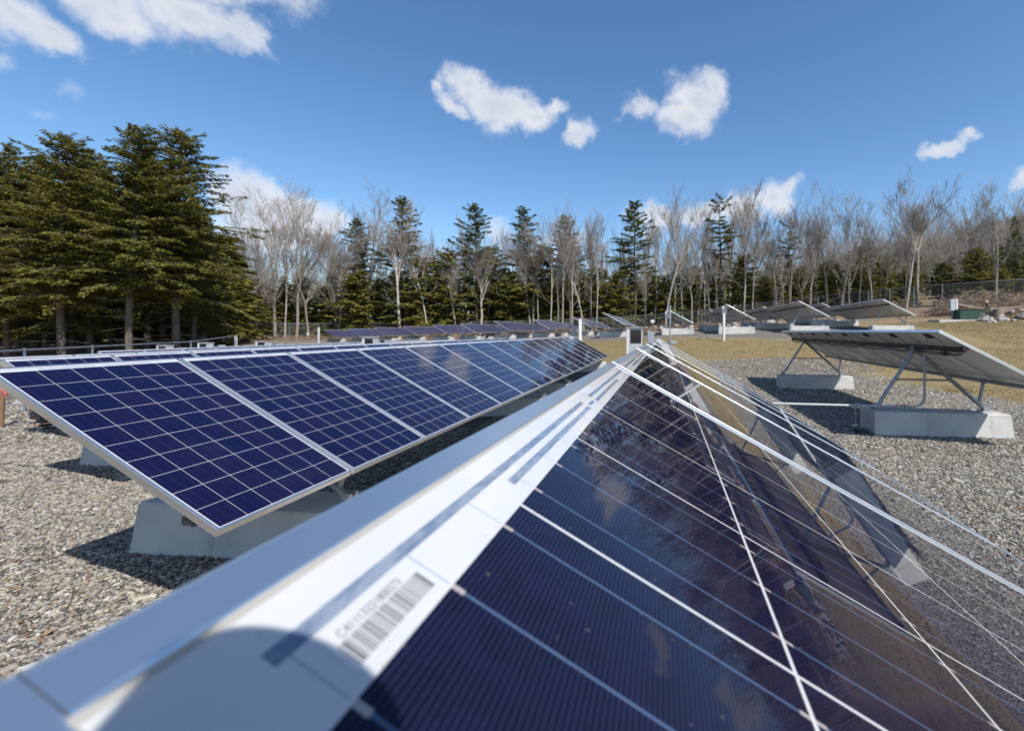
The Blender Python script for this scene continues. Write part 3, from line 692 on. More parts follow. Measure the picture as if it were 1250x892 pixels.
# ------------------------------------------------------------------ dry grass blades (uncountable)
def grass():
    rg = np.random.default_rng(9); n = 260000
    x = rg.uniform(-7.5, 26, n); y = rg.uniform(5, 32, n)
    front = 18.8 - 13 * np.clip((x - 5) / 3.5, 0, 1); rear = np.where(x < 13.3, 24.3 - .33 * x, 31)
    k = (y > front) & (y < rear); x, y = x[k], y[k]; n = len(x)
    z = gz_np(x, y); a = rg.uniform(0, 6.28, n); h = rg.uniform(.010, .035, n) * (1 + .9 * np.clip(np.sin(x * 2.3 + np.sin(y * 1.7)) * np.sin(y * 2.9 + np.cos(x * 1.3)), 0, 1)) ; w = rg.uniform(.006, .014, n)
    lean = rg.normal(0, .035, (n, 2))
    v = np.zeros((n, 3, 3)); v[:, 0] = np.stack([x - np.cos(a) * w, y - np.sin(a) * w, z - .003], 1); v[:, 1] = np.stack([x + np.cos(a) * w, y + np.sin(a) * w, z - .003], 1)
    v[:, 2] = np.stack([x + lean[:, 0], y + lean[:, 1], z + h], 1)
    m_ = mat('dry_grass', (.4, .3, .15), .9, spec=.2); t = NT(m_.node_tree); ge = t.add('ShaderNodeNewGeometry')
    gp_ = ge.outputs['Position']; tone = t.m('ADD', t.m('MULTIPLY', ge.outputs['Random Per Island'], .45), t.m('MULTIPLY', t.step(t.noise(gp_, 1.6, 8, .8), .34, .66), .55))
    t.l.new(t.ramp(tone, [(.25, (.085, .075, .03)), (.42, (.16, .12, .05)), (.58, (.27, .195, .10)), (.72, (.22, .17, .075)), (.92, (.36, .28, .17))]), t.n['Principled BSDF'].inputs['Base Color'])
    tag(link('dry_grass', np_mesh('dry_grass', v.reshape(-1, 3), np.arange(3 * n).reshape(-1, 3), m_)), 'short straw-coloured grass between the solar arrays', 'grass', kind='stuff')
grass()

# ------------------------------------------------------------------ trees
def tubes_np(segs, n):
    """segs (m,8): p0 p1 r0 r1 -> verts, quads"""
    segs = np.asarray(segs, float); p0, p1 = segs[:, :3], segs[:, 3:6]; d = p1 - p0; d /= np.linalg.norm(d, axis=1, keepdims=True) + 1e-9
    ref = np.where(np.abs(d[:, 2:3]) > .9, np.array([[1., 0, 0]]), np.array([[0, 0, 1.]])); u = np.cross(d, ref); u /= np.linalg.norm(u, axis=1, keepdims=True); w = np.cross(d, u)
    a = np.arange(n) * 2 * np.pi / n; ring = u[:, None] * np.cos(a)[None, :, None] + w[:, None] * np.sin(a)[None, :, None]
    V_ = np.concatenate([p0[:, None] + ring * segs[:, 6, None, None], p1[:, None] + ring * segs[:, 7, None, None]], 1)
    q = np.array([(k, (k + 1) % n, n + (k + 1) % n, n + k) for k in range(n)])
    return V_.reshape(-1, 3), (q[None] + (np.arange(len(segs)) * 2 * n)[:, None, None]).reshape(-1, 4)
def merge(parts):
    V_, F_, b = [], [], 0
    for v, f in parts: V_.append(v); F_.append(f + b); b += len(v)
    return np.concatenate(V_), np.concatenate(F_)

def conifer(seed, H, cb, Rr, nb, per, kite, sparse=0.0, droop=.35, top_r=.03, shape=.8):
    rg = np.random.default_rng(seed); tr = []
    lean = rg.normal(0, .012, 2); N = 14
    def ax(z): return np.array([lean[0] * z + .08 * math.sin(z * .5 + seed), lean[1] * z + .08 * math.cos(z * .43 + seed), z])
    r0 = .011 * H + .03
    for i in range(N):
        z0, z1 = H * i / N, H * (i + 1) / N
        tr.append(np.concatenate([ax(z0), ax(z1), [r0 * (1 - i / N) + top_r, r0 * (1 - (i + 1) / N) + top_r * .5]]))
    tv = tubes_np(tr, 8); br = []; K = []
    for i in range(nb):
        tt = (i + rg.uniform(0, 1)) / nb; tt = tt ** .92; z = cb + (H - cb) * tt * .985
        if rg.random() < sparse: continue
        L = Rr * ((1 - tt) ** shape * (.55 + .45 * min(1, tt * 4 + .25)) + .05) * rg.uniform(.42, 1.22) * (1 + .18 * math.sin(i * 2.39996 + seed) + .15 * math.sin(tt * 14 + seed * 2))
        az = i * 2.39996 + rg.normal(0, .35); dirn = np.array([math.cos(az), math.sin(az), 0]); side = np.array([-dirn[1], dirn[0], 0])
        rise = rg.uniform(-.05, .45) + .4 * tt; dr = droop * rg.uniform(.7, 1.4) * (1.15 - .7 * tt); ns = 5; base = ax(z); pts = []
        for s in range(ns + 1):
            q = s / ns; pts.append(base + dirn * L * q + np.array([0, 0, L * (rise * q - dr * q * q)]) + side * rg.normal(0, .03) * L)
        for s in range(ns):
            br.append(np.concatenate([pts[s], pts[s + 1], [.012 * L * (1 - s / ns) + .008, .012 * L * (1 - (s + 1) / ns) + .006]]))
        m_ = max(int(per * L / Rr), 8); q = rg.uniform(.10, 1.02, m_) ** .75; P = np.array(pts)
        fi = np.minimum((q * ns).astype(int), ns - 1); f = np.clip(q * ns - fi, 0, 1.2)[:, None]; c = P[fi] * (1 - f) + P[fi + 1] * f
        spread = L * .30 * (1.08 - q) * rg.uniform(0, 1, m_) + .05; sg = np.where(rg.random(m_) < .5, -1, 1)
        c = c + side * (spread * sg)[:, None] + np.stack([np.zeros(m_), np.zeros(m_), -spread * .25 + rg.normal(0, .04, m_)], 1)
        dd = dirn * rg.uniform(.4, 1, (m_, 1)) + side * (sg * rg.uniform(.2, 1, m_))[:, None]; dd[:, 2] += rg.normal(-.25, .25, m_)
        dd /= np.linalg.norm(dd, axis=1, keepdims=True)
        up = np.stack([rg.normal(0, .35, m_), rg.normal(0, .35, m_), np.ones(m_)], 1); w = np.cross(dd, up); w /= np.linalg.norm(w, axis=1, keepdims=True)
        ln = (kite * rg.uniform(.55, 1.4, m_))[:, None]; wd = ln * rg.uniform(.16, .30, (m_, 1))
        K.append(np.stack([c - dd * ln * .5, c + w * wd, c + dd * ln * .6, c - w * wd], 1))
    # dead lower twigs
    for i in range(int(14 + H)):
        z = rg.uniform(cb * .25, cb + 1); az = rg.uniform(0, 6.28); L = rg.uniform(.5, Rr * .6); b0 = ax(z); b1 = b0 + np.array([math.cos(az) * L, math.sin(az) * L, rg.uniform(-.25, .2) * L])
        tr.append(np.concatenate([b0, b1, [.018, .005]]))
    tv = tubes_np(tr, 7); bv = tubes_np(br, 3); K = np.concatenate(K); fv = (K.reshape(-1, 3), np.arange(len(K) * 4).reshape(-1, 4))
    return tv, bv, fv

def bare(seed, H, fork=.45, spread=.35, r0=None, lv=6, twig=1.8):
    rg = np.random.default_rng(seed); big, small = [], []
    r0 = r0 or .010 * H + .03
    def grow(p, d, r, L, level):
        n = 4 if level < 3 else 2; q = p; pts = [(q, r)]
        bend = rg.normal(0, (.10, .12, .12, .12, .11, .10, .10)[level], (n, 3)); bend[:, 2] = np.abs(bend[:, 2]) * .55 + .03
        for i in range(n):
            d = d + bend[i] * (.5 if level == 0 else 1); d = d / np.linalg.norm(d); q2 = q + d * L / n; r2 = r * (1 - (.45 if level else .30) * (i + 1) / n)
            (big if r > .035 else small).append(np.concatenate([q, q2, [pts[-1][1], r2]])); q = q2; pts.append((q, r2))
        if level >= lv: return
        k = rg.integers(3, 6) if level in (0, 1) else (rg.integers(2, 5) if level < lv - 1 else rg.integers(3, 5))
        for j in range(k):
            if level == 0 and j == 0: src = pts[-1]; fr = .85
            else: src = pts[rg.integers(max(1, len(pts) - (2 if level == 0 else n)), len(pts))]; fr = rg.uniform(.45, .72)
            a = rg.uniform(0, 6.28); ortho = np.cross(d, [math.cos(a), math.sin(a), .2]); ortho /= np.linalg.norm(ortho) + 1e-9
            nd = d + ortho * rg.uniform(.5, 1.25) * (spread if level < 2 else spread * 1.1) * (1.0 if j else .3) + np.array([0, 0, .10 if level < 3 else .04]); nd /= np.linalg.norm(nd)
            rr = max(src[1] * fr, .007 * twig); grow(src[0], nd, rr, L * rg.uniform(.55, .85) if level else H * (1 - fork) * rg.uniform(.40, .55), level + 1)
    d0 = np.array([rg.normal(0, .05), rg.normal(0, .05), 1]); grow(np.zeros(3), d0, r0, H * fork, 0)
    # a few side limbs low on the trunk
    for i in range(3):
        z = H * rg.uniform(.25, fork); a = rg.uniform(0, 6.28); grow(np.array([0, 0, z]) + 0 * d0, np.array([math.cos(a) * .8, math.sin(a) * .8, .6]), .025, H * .12, lv - 2)
    return tubes_np(big, 6), tubes_np(small, 3)

def tall(me_list):
    hs = []
    for _, me in me_list:
        a = np.empty(len(me.vertices) * 3, np.float32); me.vertices.foreach_get('co', a); hs.append(np.percentile(a[2::3], 99.7))
    return float(max(hs))
def tree_thing(name, loc, rz, sc, meshes, label, cat, group=None):
    r = empty(name, loc, (0, 0, rz)); r.scale = (sc, sc, sc) if not isinstance(sc, tuple) else sc
    tag(r, label, cat, group)
    for nm, me in meshes: link(nm, me, r)
    return r

def con_meshes(name, spec, fol):
    tv, bv, fv = conifer(*spec[0], **spec[1]); a = merge([tv, bv])
    return [('trunk', np_mesh(name + '_trunk', a[0], a[1], M['bark_dark'], True)), ('crown', np_mesh(name + '_crown', fv[0], fv[1], fol))], (tv, bv, fv)
HEM = [con_meshes('hemlock', ((s, 14, cb, Rr, 330, 170, .20), dict(droop=.30, shape=sh)), M['hemlock']) for s, cb, Rr, sh in ((1, 3.4, 3.9, .62), (2, 2.8, 3.6, .72), (3, 4.0, 3.7, .6), (4, 1.6, 3.4, .75))]
PIN = [con_meshes('pine', ((s, 18, cb, Rr, int(nb * 1.3), 140, .34), dict(droop=.2, sparse=sp, shape=sh)), M['pine']) for s, cb, Rr, nb, sp, sh in ((11, 4.5, 4.0, 130, .12, .6), (12, 7.5, 3.6, 90, .3, .4), (13, 2.0, 4.6, 170, .05, .65), (14, 9, 2.8, 70, .45, .4))]
UND = [con_meshes('young_hemlock', ((s, 9, .3, 4.0, 170, 110, .34), dict(droop=.30, shape=.55)), M['hemlock']) for s in (21, 22, 23)]
def bare_meshes(name, bk, *a, **k):
    b, s = bare(*a, **k)
    return [('trunk', np_mesh(name + '_trunk', b[0], b[1], bk, True)), ('crown', np_mesh(name + '_crown', s[0], s[1], M['twigs']))], (b, s)
BAR = [bare_meshes('bare_tree', bk, s, 17, fork=fk, spread=sp) for s, fk, sp, bk in
       ((31, .42, .55, M['bark_grey']), (32, .50, .42, M['bark_pale']), (33, .35, .6, M['bark_grey']), (34, .55, .4, M['bark_pale']), (35, .45, .5, M['bark_grey']), (36, .30, .7, M['bark_grey']))]

SLIM = [bare_meshes('slim_tree', bk, s, 17, fork=fk, spread=sp, r0=r, lv=5) for s, fk, sp, r, bk in
        ((71, .60, .30, .13, M['bark_pale']), (72, .66, .26, .11, M['bark_grey']), (73, .55, .34, .14, M['bark_pale']), (74, .62, .28, .12, M['bark_grey']), (75, .50, .36, .13, M['bark_grey']))]
rt2 = random.Random(4)
def place(kind, idx, px, d, ytop, label, cat, group, native, name):
    if name == 'young_hemlock' and d > 48 and int(px) % 3 == 0: d += 5
    if label.startswith('grey bare') or label.startswith('slim straight'): d -= 5
    elif name == 'bare_tree': d -= 1.5
    p = at(px, d); z = terr(p.x, p.y); top = (403.93 - ytop) / 563.67 * d; h = top - z
    sc = h / tall(kind[idx][0]) * (1.05 if name == 'bare_tree' else 1)
    tree_thing(name, (p.x, p.y, z - .05), rt2.uniform(0, 6.28), (sc * rt2.uniform(.92, 1.08), sc * rt2.uniform(.92, 1.08), sc), kind[idx][0], label, cat, group)

# tall hemlocks on the left edge of the clearing
hl = [(-70, 27, 178, 0, 'tall hemlock cut by the left edge of the picture'), (8, 30, 178, 1, 'dark hemlock nearest the left edge, right of the cut one'),
      (74, 27, 166, 0, 'tall hemlock with a bare grey lower trunk, left of the tallest pair'), (112, 33, 186, 3, 'slim hemlock between the left hemlocks and the tallest pair'),
      (157, 27.5, 156, 2, 'tallest hemlock of the left group, its trunk bare near the ground'), (214, 31, 160, 0, 'broad hemlock right of the tallest one, against the white cloud'),
      (182, 36, 185, 1, 'hemlock filling in behind the tallest pair'), (40, 38, 190, 3, 'hemlock standing deep behind the left trunks'), (250, 38, 262, 3, 'shorter hemlock at the right end of the left group'),
      (100, 42, 200, 1, 'hemlock in the dark depth of the left group'), (-20, 42, 195, 2, 'hemlock deep in the far left corner of the woods'), (-150, 30, 160, 1, 'hemlock beyond the left edge'),
      (58, 36, 216, 1, 'lower hemlock tucked behind the tree with the bare grey trunk'), (138, 38, 212, 2, 'lower hemlock in the gap left of the tallest one'), (198, 38, 214, 1, 'lower hemlock behind the broad one'),
      (236, 35, 246, 0, 'shorter hemlock on the right flank of the left group'), (90, 34, 236, 3, 'small dense hemlock low between the left trunks'), (20, 36, 224, 3, 'lower hemlock low at the far left of the woods')]
for px, d, y, i, lb in hl: place(HEM, i, px, d, y, lb, 'hemlock tree', 'hemlocks on the left', 14, 'hemlock_tree')
# conspicuous conifers of the middle and right
cl = [(490, 62, 243, PIN, 2, 'dense conifer behind the pale forked tree left of centre'), (582, 64, 248, PIN, 0, 'tall pointed pine left of the central pair'), (640, 66, 252, PIN, 0, 'tall pine with a dark top, second of the central pair'),
      (693, 66, 262, PIN, 2, 'dark pine behind the row of pale straight trunks'), (775, 64, 243, PIN, 1, 'lone tall pine with open branches standing before a cloud'), (880, 60, 236, PIN, 3, 'thin ragged pine against the long cloud right of centre'),
      (962, 60, 264, PIN, 3, 'thin ragged pine at the right end of the long cloud'), (432, 63, 268, PIN, 0, 'pine half hidden behind the bare trees left of centre'), (1240, 48, 262, PIN, 2, 'dark pine at the right edge of the picture')]
for px, d, y, K_, i, lb in cl: place(K_, i, px, d, y, lb, 'pine tree', 'pines behind the fence', 18, 'pine_tree')
ug = 'low evergreens along the woods edge'
ul = [(285, 50, 330), (312, 58, 345), (345, 60, 348), (372, 60, 338), (402, 60, 350), (436, 60, 332), (462, 61, 340), (520, 61, 318), (548, 62, 305), (600, 63, 300), (622, 62, 330), (662, 64, 300), (728, 64, 325), (752, 62, 330),
      (812, 62, 335), (842, 62, 345), (905, 58, 310), (935, 58, 335), (978, 56, 325), (1010, 54, 318), (1048, 52, 300), (1080, 50, 310), (1110, 50, 322), (1150, 46, 318), (1190, 44, 300), (1225, 42, 325), (1265, 42, 300), (262, 44, 320), (232, 42, 330), (30, 40, 350), (100, 40, 360), (170, 40, 350)]
for k, (px, d, y) in enumerate(ul):
    place(UND, k % 3, px, d, y, 'low bushy evergreen at the foot of the woods', 'evergreen', ug, 9, 'young_hemlock')
# conspicuous bare trees
bl = [(300, 60, 250, 0, 'bare tree next to the left hemlocks, its top before the white cloud'), (336, 62, 238, 2, 'bare many-stemmed tree left of the tall twin forks before the cloud'), (362, 60, 236, 4, 'bare tree with a tall fork in front of the white cloud'),
      (410, 62, 285, 5, 'wide bare tree with many rising stems left of centre'), (448, 63, 232, 0, 'tallest bare tree left of centre, with a fine round crown'), (489, 59, 248, 3, 'pale forked bare tree in front of the dense conifer'),
      (522, 60, 290, 9, 'slim pale bare tree right of the dense conifer'), (672, 60, 268, 7, 'first pale straight trunk of the row right of centre'), (687, 61, 262, 9, 'second pale straight trunk of the row right of centre'),
      (698, 60, 285, 7, 'third pale straight trunk of the row, slightly shorter'), (713, 61, 292, 9, 'fourth pale trunk of the row, leaning right'), (728, 60, 285, 7, 'last pale trunk of the row before the lone pine'),
      (812, 58, 250, 9, 'bare tree rising right of the lone pine'), (845, 60, 280, 4, 'dark bare tree before the long cloud'), (866, 60, 270, 0, 'bare tree just left of the thin ragged pine'), (908, 56, 240, 7, 'tall thin bare tree below the long cloud'),
      (948, 55, 262, 4, 'bare tree between the two ragged pines'), (990, 54, 238, 1, 'bare tree right of the second ragged pine'), (1028, 50, 228, 2, 'large bare tree with a wide fan of branches right of centre'), (1064, 50, 262, 0, 'crooked bare tree right of the wide fan'),
      (1106, 46, 226, 3, 'tall pale twin trunk behind the right end array'), (1122, 48, 218, 1, 'tall bare tree with a high thin crown over the right woods'), (1150, 50, 262, 5, 'leaning pale bare tree behind the meter cabinet'),
      (1180, 46, 238, 2, 'bare tree over the brush pile with twisted limbs'), (1216, 42, 222, 0, 'large bare tree near the right edge with thick limbs'), (1252, 44, 232, 4, 'bare tree cut by the right edge')]
for px, d, y, i, lb in bl: place(SLIM if i > 6 else BAR, i - 7 if i > 6 else i, px, d, y, lb, 'bare tree', 'bare trees along the woods edge', 17, 'bare_tree')
for k in range(112):
    px = 268 + k * 9.0 + rt2.uniform(-6, 6); lim = 232 if px > 760 else 262; slim = rt2.random() < .68
    place(SLIM if slim else BAR, rt2.randrange(5), px, rt2.uniform(64, 78) if px < 900 else rt2.uniform(52, 70), rt2.uniform(lim, lim + 80) + (12 if px > 930 else 0),
          'slim straight bare tree standing back in the woods' if slim else 'grey bare tree standing back in the woods', 'bare tree', 'slim bare trees in the woods' if slim else 'bare trees deeper in the woods', 17, 'bare_tree')

# the wood behind, one mass
def xf(v, px, d, h, native, rg, wide=1.0):
    p = at(px, d); z = terr(p.x, p.y); s = h / native; a = rg.uniform(0, 6.28); c, q = math.cos(a), math.sin(a)
    w = v * s; w[:, :2] *= wide
    return np.stack([w[:, 0] * c - w[:, 1] * q + p.x, w[:, 0] * q + w[:, 1] * c + p.y, w[:, 2] + z], 1)
LOWC = [conifer(s, 14, .8, 3.6, 70, 36, .95, droop=.3) for s in (41, 42)]
LOWB = [bare(s, 16, fork=.4, spread=.5, lv=4, twig=2) for s in (51, 52, 53)]
rg = np.random.default_rng(77); Cp, Tp, Bp = [], [], []
for k in range(120):
    px = -160 + k * 12.2 + rg.uniform(-6, 6); d = 72 + rg.uniform(0, 14) if px > 290 else 44 + rg.uniform(0, 12)
    h = rg.uniform(8, 11) if px > 290 else rg.uniform(9, 13)
    if px > 880: h *= .75
    tv, bv, fv = LOWC[k % 2]; Cp.append((xf(fv[0].copy(), px, d, h, 14, rg, 1.5), fv[1])); Tp.append((xf(tv[0].copy(), px, d, h, 14, rg), tv[1]))
for k in range(150):
    px = 270 + k * 7.4 + rg.uniform(-5, 5); d = 80 + rg.uniform(0, 22); h = rg.uniform(11, 16) if px < 760 else rg.uniform(12, 17)
    b, s = LOWB[k % 3]; Bp.append((xf(b[0].copy(), px, d, h, 16, rg), b[1])); Bp.append((xf(s[0].copy(), px, d, h, 16, rg), s[1]))
v, f = merge(Cp); tag(link('evergreen_woods', np_mesh('evergreen_woods', v, f, M['hemlock'])), 'dark evergreen wood filling the depth behind the fence', 'woods', kind='stuff')
v, f = merge(Bp); tag(link('bare_woods', np_mesh('bare_woods', v, f, M['twigs'])), 'grey leafless wood filling the depth behind the fence', 'woods', kind='stuff')
# trees on the hill
tiny = [bare(s, 14, fork=.35, spread=.55, lv=3, twig=6) for s in (61, 62, 63)]
Hp = []
for k in range(2300):
    x = rg.uniform(-60, 330); y = rg.uniform(110, 300) 
    if x > y * 1.15 + 30: continue
    b, s = tiny[k % 3]; z = hill_z(x, y); sc = rg.uniform(.6, 1.05); a = rg.uniform(0, 6.28)
    for q in (b, s):
        w = q[0] * sc; c_, s_ = math.cos(a), math.sin(a)
        Hp.append((np.stack([w[:, 0] * c_ - w[:, 1] * s_ + x, w[:, 0] * s_ + w[:, 1] * c_ + y, w[:, 2] + z], 1), q[1]))
v, f = merge(Hp); tag(link('hillside_trees', np_mesh('hillside_trees', v, f, M['twigs'])), 'brown leafless trees covering the hill on the right', 'woods', kind='stuff')

# ------------------------------------------------------------------ fences
def link_mat():
    m_ = mat('chain_link_wire', (.30, .31, .32), .5, .6); t = NT(m_.node_tree); b = t.n['Principled BSDF']
    uv = t.add('ShaderNodeUVMap').outputs[0]; sp = t.add('ShaderNodeSeparateXYZ'); t.l.new(uv, sp.inputs[0])
    a = t.m('ABSOLUTE', t.m('SUBTRACT', t.m('FRACT', t.m('MULTIPLY', t.m('ADD', sp.outputs[0], sp.outputs[1]), 12)), .5))
    c = t.m('ABSOLUTE', t.m('SUBTRACT', t.m('FRACT', t.m('MULTIPLY', t.m('SUBTRACT', sp.outputs[0], sp.outputs[1]), 12)), .5))
    w = t.m('LESS_THAN', t.m('MINIMUM', a, c), .028); t.l.new(w, b.inputs['Alpha']); return m_
M['chain'] = link_mat()
def fence(name, pts, h, label, step_, mesh=True, rp=.03, mat_=None, zoff=0):
    mt = mat_ or M['galv']
    P = [Vector(p) for p in pts]; base = P[0]; r = empty(name, (base.x, base.y, terr(base.x, base.y))); tag(r, label, 'fence')
    O = Vector(r.location); dense = []
    for a, b in zip(P[:-1], P[1:]):
        n = max(1, round((b - a).length / step_))
        for i in range(n): dense.append(a + (b - a) * i / n)
    dense.append(P[-1]); top = []
    for p in dense:
        g = terr(p.x, p.y); q = Vector((p.x, p.y, g)) - O; mb = MB(); mb.tube([q - Vector((0, 0, .05)), q + Vector((0, 0, h + .04))], rp, 8); mb.build('post', mt, r); top.append(q + Vector((0, 0, h)))
    mb = MB(); mb.tube(top, .021, 6); mb.build('top_rail', mt, r)
    if mesh:
        me = bpy.data.meshes.new('wire_mesh'); v = []; f = []; uv = []; s = 0
        for i, p in enumerate(top):
            if i: s += (top[i] - top[i - 1]).length
            v += [p - Vector((0, 0, h - .03)), p]; uv += [(s, 0), (s, h)]
        for i in range(len(top) - 1): f.append((2 * i, 2 * i + 2, 2 * i + 3, 2 * i + 1))
        me.from_pydata(v, [], f); me.materials.append(M['chain']); ul_ = me.uv_layers.new(name='UVMap')
        for li, lp in enumerate(me.loops): ul_.data[li].uv = uv[lp.vertex_index]
        link('wire_mesh', me, r)
def gp(px, d): p = at(px, d); return (p.x, p.y, 0)
fence('chain_link_fence', [gp(180, 40), gp(235, 46), gp(315, 56), gp(389, 60), gp(540, 61), gp(700, 60), gp(800, 58), gp(950, 53), gp(1060, 42), gp(1150, 34), gp(1250, 31), gp(1330, 30)], 2.1,
      'long grey chain-link fence running along the foot of the woods', 3.0)
rail = [(-18, 9.0), (30, 10.2), (113, 12.6), (233, 17.8), (288, 23.5)]
fence('pipe_railing', [gp(*q) for q in rail], 1.38, 'low grey pipe railing behind the solar arrays on the left', 6.0, mesh=False, rp=.025)
def post(px, d, ytop, r, mt, name, label, cat, ybase=None):
    p = at(px, d); z = terr(p.x, p.y); top = (403.93 - ytop) / 563.67 * d
    mb = MB(); mb.tube([(0, 0, -.05), (0, 0, top - z - r * .6), (0, 0, top - z)], [r, r, r * .75], 14)
    o = mb.build(name, mt, None, (p.x, p.y, z)); return tag(o, label, cat)
post(288, 23.6, 412, .06, M['white_pipe'], 'fence_post', 'thick pale end post where the pipe railing stops', 'post')
post(389, 46, 401, .10, M['cabinet'], 'utility_post', 'thick pale post at the left end of the back arrays', 'post')
post(708, 22, 389.5, .085, M['white_pipe'], 'vent_pipe', 'white upright pipe left of the screen cabinet, in front of the back arrays', 'pipe')
post(883.5, 22.2, 381.5, .065, M['white_pipe'], 'vent_pipe', 'white upright pipe in the dry grass on the right', 'pipe')
post(818, 22.5, 373, .035, M['galv'], 'grey_pole', 'thin grey metal pole beyond the far tip of the closest array', 'pole')
p = at(819, 22.5); mb = MB(); mb.box((-.16, -.12, 0), (.16, .12, .16), 0, .02); tag(mb.build('ground_box', M['grey_box'], None, (p.x + .12, p.y - .25, terr(p.x, p.y - .25) - .01)), 'small grey box on the ground at the foot of the thin pole', 'utility box')

# ------------------------------------------------------------------ equipment
def cabinet(px, d, ytop, w, h, label, second=True, dep=.28):
    p = at(px, d); g = terr(p.x, p.y); top = (403.93 - ytop) / 563.67 * d - g
    r = empty('control_cabinet', (p.x, p.y, g)); tag(r, label, 'cabinet', 'control cabinets on posts')
    mb = MB(); mb.box((-w / 2, 0, top - h), (w / 2, dep, top), 0, .012); mb.box((-w / 2 - .02, -.02, top), (w / 2 + .02, dep + .02, top + .018), 0, .006)
    body = mb.build('body', M['cabinet'], r)
    mb = MB(); mb.box((-w / 2 + .005, -.016, top - h + .02), (-w / 2 + .05, -.001, top - .02), 0, .004); mb.build('door_edge', M['white_paint'], body)
    mb = MB(); mb.box((-w / 2 + .09, -.012, top - .31), (w / 2 - .015, -.002, top - .03), 0, .003); mb.build('screen', M['screen'], body)
    for s in (-1, 1):
        mb = MB(); mb.box((s * w * .36 - .025, dep / 2 - .025, -.05), (s * w * .36 + .025, dep / 2 + .025, top - h)); mb.build('leg', M['galv'], r)
    if second:
        mb = MB(); mb.box((w / 2 + .10, .35, top - .55), (w / 2 + .24, .55, top - .08), 0, .01); mb.build('side_box', M['grey_box'], r)
        mb = MB(); mb.tube([(w / 2 + .06, .28, top - .12), (w / 2 + .06, .40, top - .12)], .035, 12); mb.build('knob', M['black'], r)
        mb = MB(); mb.box((w / 2 - .05, .30, top - .62), (w / 2 + .24, .33, top - .56)); mb.box((w / 2 + .15, .42, -.05), (w / 2 + .19, .46, top - .55)); mb.build('bracket', M['galv'], r)
cabinet(774, 9.7, 400.4, .33, .85, 'pale grey cabinet with a black screen at the far end of the closest array')
cabinet(449, 13.5, 413.4, .36, .6, 'small cabinet with a dark screen above the white frames, nearest the centre')
cabinet(318, 16.8, 418.8, .40, .6, 'small cabinet above the white frames, second of the four from the right')
cabinet(247, 17.6, 420.8, .40, .6, 'small cabinet above the white frames, third of the four from the right')
cabinet(197, 17.0, 424.2, .40, .6, 'small cabinet above the white frames, nearest the left hemlocks')

def sign(px, d, yc, s, label):
    p = at(px, d); g = terr(p.x, p.y); zc = (403.93 - yc) / 563.67 * d - g; r = empty('sign', (p.x, p.y, g)); tag(r, label, 'sign')
    mb = MB(); mb.box((-s, -.01, zc - s * .8), (s, .005, zc + s * .8), 0, .004); mb.build('panel', M['white_paint'], r)
    mb = MB(); mb.tube([(0, .03, -.05), (0, .03, zc)], .025, 8); mb.build('post', M['galv'], r)
sign(376, 58, 409.2, .20, 'small white square sign on the far fence at left')
sign(796.5, 50, 391.8, .20, 'small white sign on a post beyond the screen cabinet')

# meter cabinet, transformer and pad at right
p = at(1164, 27.5); g = terr(p.x, p.y); z_ = lambda y: (403.93 - y) / 563.67 * 27.5 - g
r = empty('meter_cabinet', (p.x, p.y, g)); tag(r, 'tall grey meter cabinet on a post beside the green box', 'cabinet')
mb = MB(); mb.box((-.22, -.1, z_(377.5)), (.18, .12, z_(363.5)), 0, .02); bd = mb.build('body', M['cabinet'], r)
mb = MB(); mb.box((.06, -.125, z_(376.5)), (.17, -.102, z_(364.5)), 0, .006); mb.build('door', M['white_paint'], bd)
for s in (-.05, .12):
    mb = MB(); mb.box((s - .04, .0, -.05), (s + .04, .07, z_(377.5))); mb.build('leg', M['galv'], r)
p = at(1182, 27.2); g = terr(p.x, p.y); r = empty('transformer_box', (p.x, p.y, g)); tag(r, 'dark green transformer box next to the grey meter cabinet', 'transformer')
mb = MB(); mb.box((-.62, -.3, .05), (.60, .45, .60), 0, .02); bd = mb.build('body', M['green'], r)
mb = MB(); mb.box((-.65, -.33, .60), (.63, .48, .64), 0, .012); mb.build('lid', M['green'], bd)
mb = MB(); mb.box((.0, -.315, .10), (.008, -.302, .58)); mb.box((.45, -.33, .3), (.49, -.302, .4)); mb.build('handle', M['galv'], bd)
mb = MB(); mb.box((-1.9, -.6, -.15), (.75, .6, .02), 0, .01); mb.build('pad', M['concrete'], r)

# rocks, logs, stump and brush at right
def rock(loc, s, seed, label, group):
    rg_ = np.random.default_rng(seed); import bmesh
    bm = bmesh.new(); bmesh.ops.create_icosphere(bm, subdivisions=2, radius=1)
    off = rg_.normal(0, 1, (6, 3))
    for v_ in bm.verts:
        c = np.array(v_.co); k = 1 + .16 * sum(math.sin(2.2 * float(c @ o)) for o in off) / 2; v_.co = Vector(c * k)
    me = bpy.data.meshes.new('rock'); bm.to_mesh(me); bm.free(); me.materials.append(M['rock'])
    tag(link('rock', me, None, loc, (rg_.uniform(0, 6), rg_.uniform(0, 1), rg_.uniform(0, 6)), (s, s * rg_.uniform(.6, .9), s * rg_.uniform(.45, .7))), label, 'rock', group)
for k in range(110):
    px = rt2.uniform(1192, 1285); d = rt2.uniform(24.5, 30.0); p = at(px, d); s = rt2.uniform(.07, .26)
    rock((p.x, p.y, terr(p.x, p.y) + s * .25 + (.25 if d > 27 else 0) * rt2.random()), s, 200 + k, 'pale rock tumbled with others in the heap at the right edge', 'rocks heaped at the right edge')
for k in range(40):
    px = rt2.uniform(560, 1040); d = rt2.uniform(40, 50); p = at(px, d); s = rt2.uniform(.15, .45)
    rock((p.x, p.y, terr(p.x, p.y) + s * .2), s, 300 + k, 'pale rock lying on the leaf litter beyond the back arrays', 'rocks beyond the back arrays')
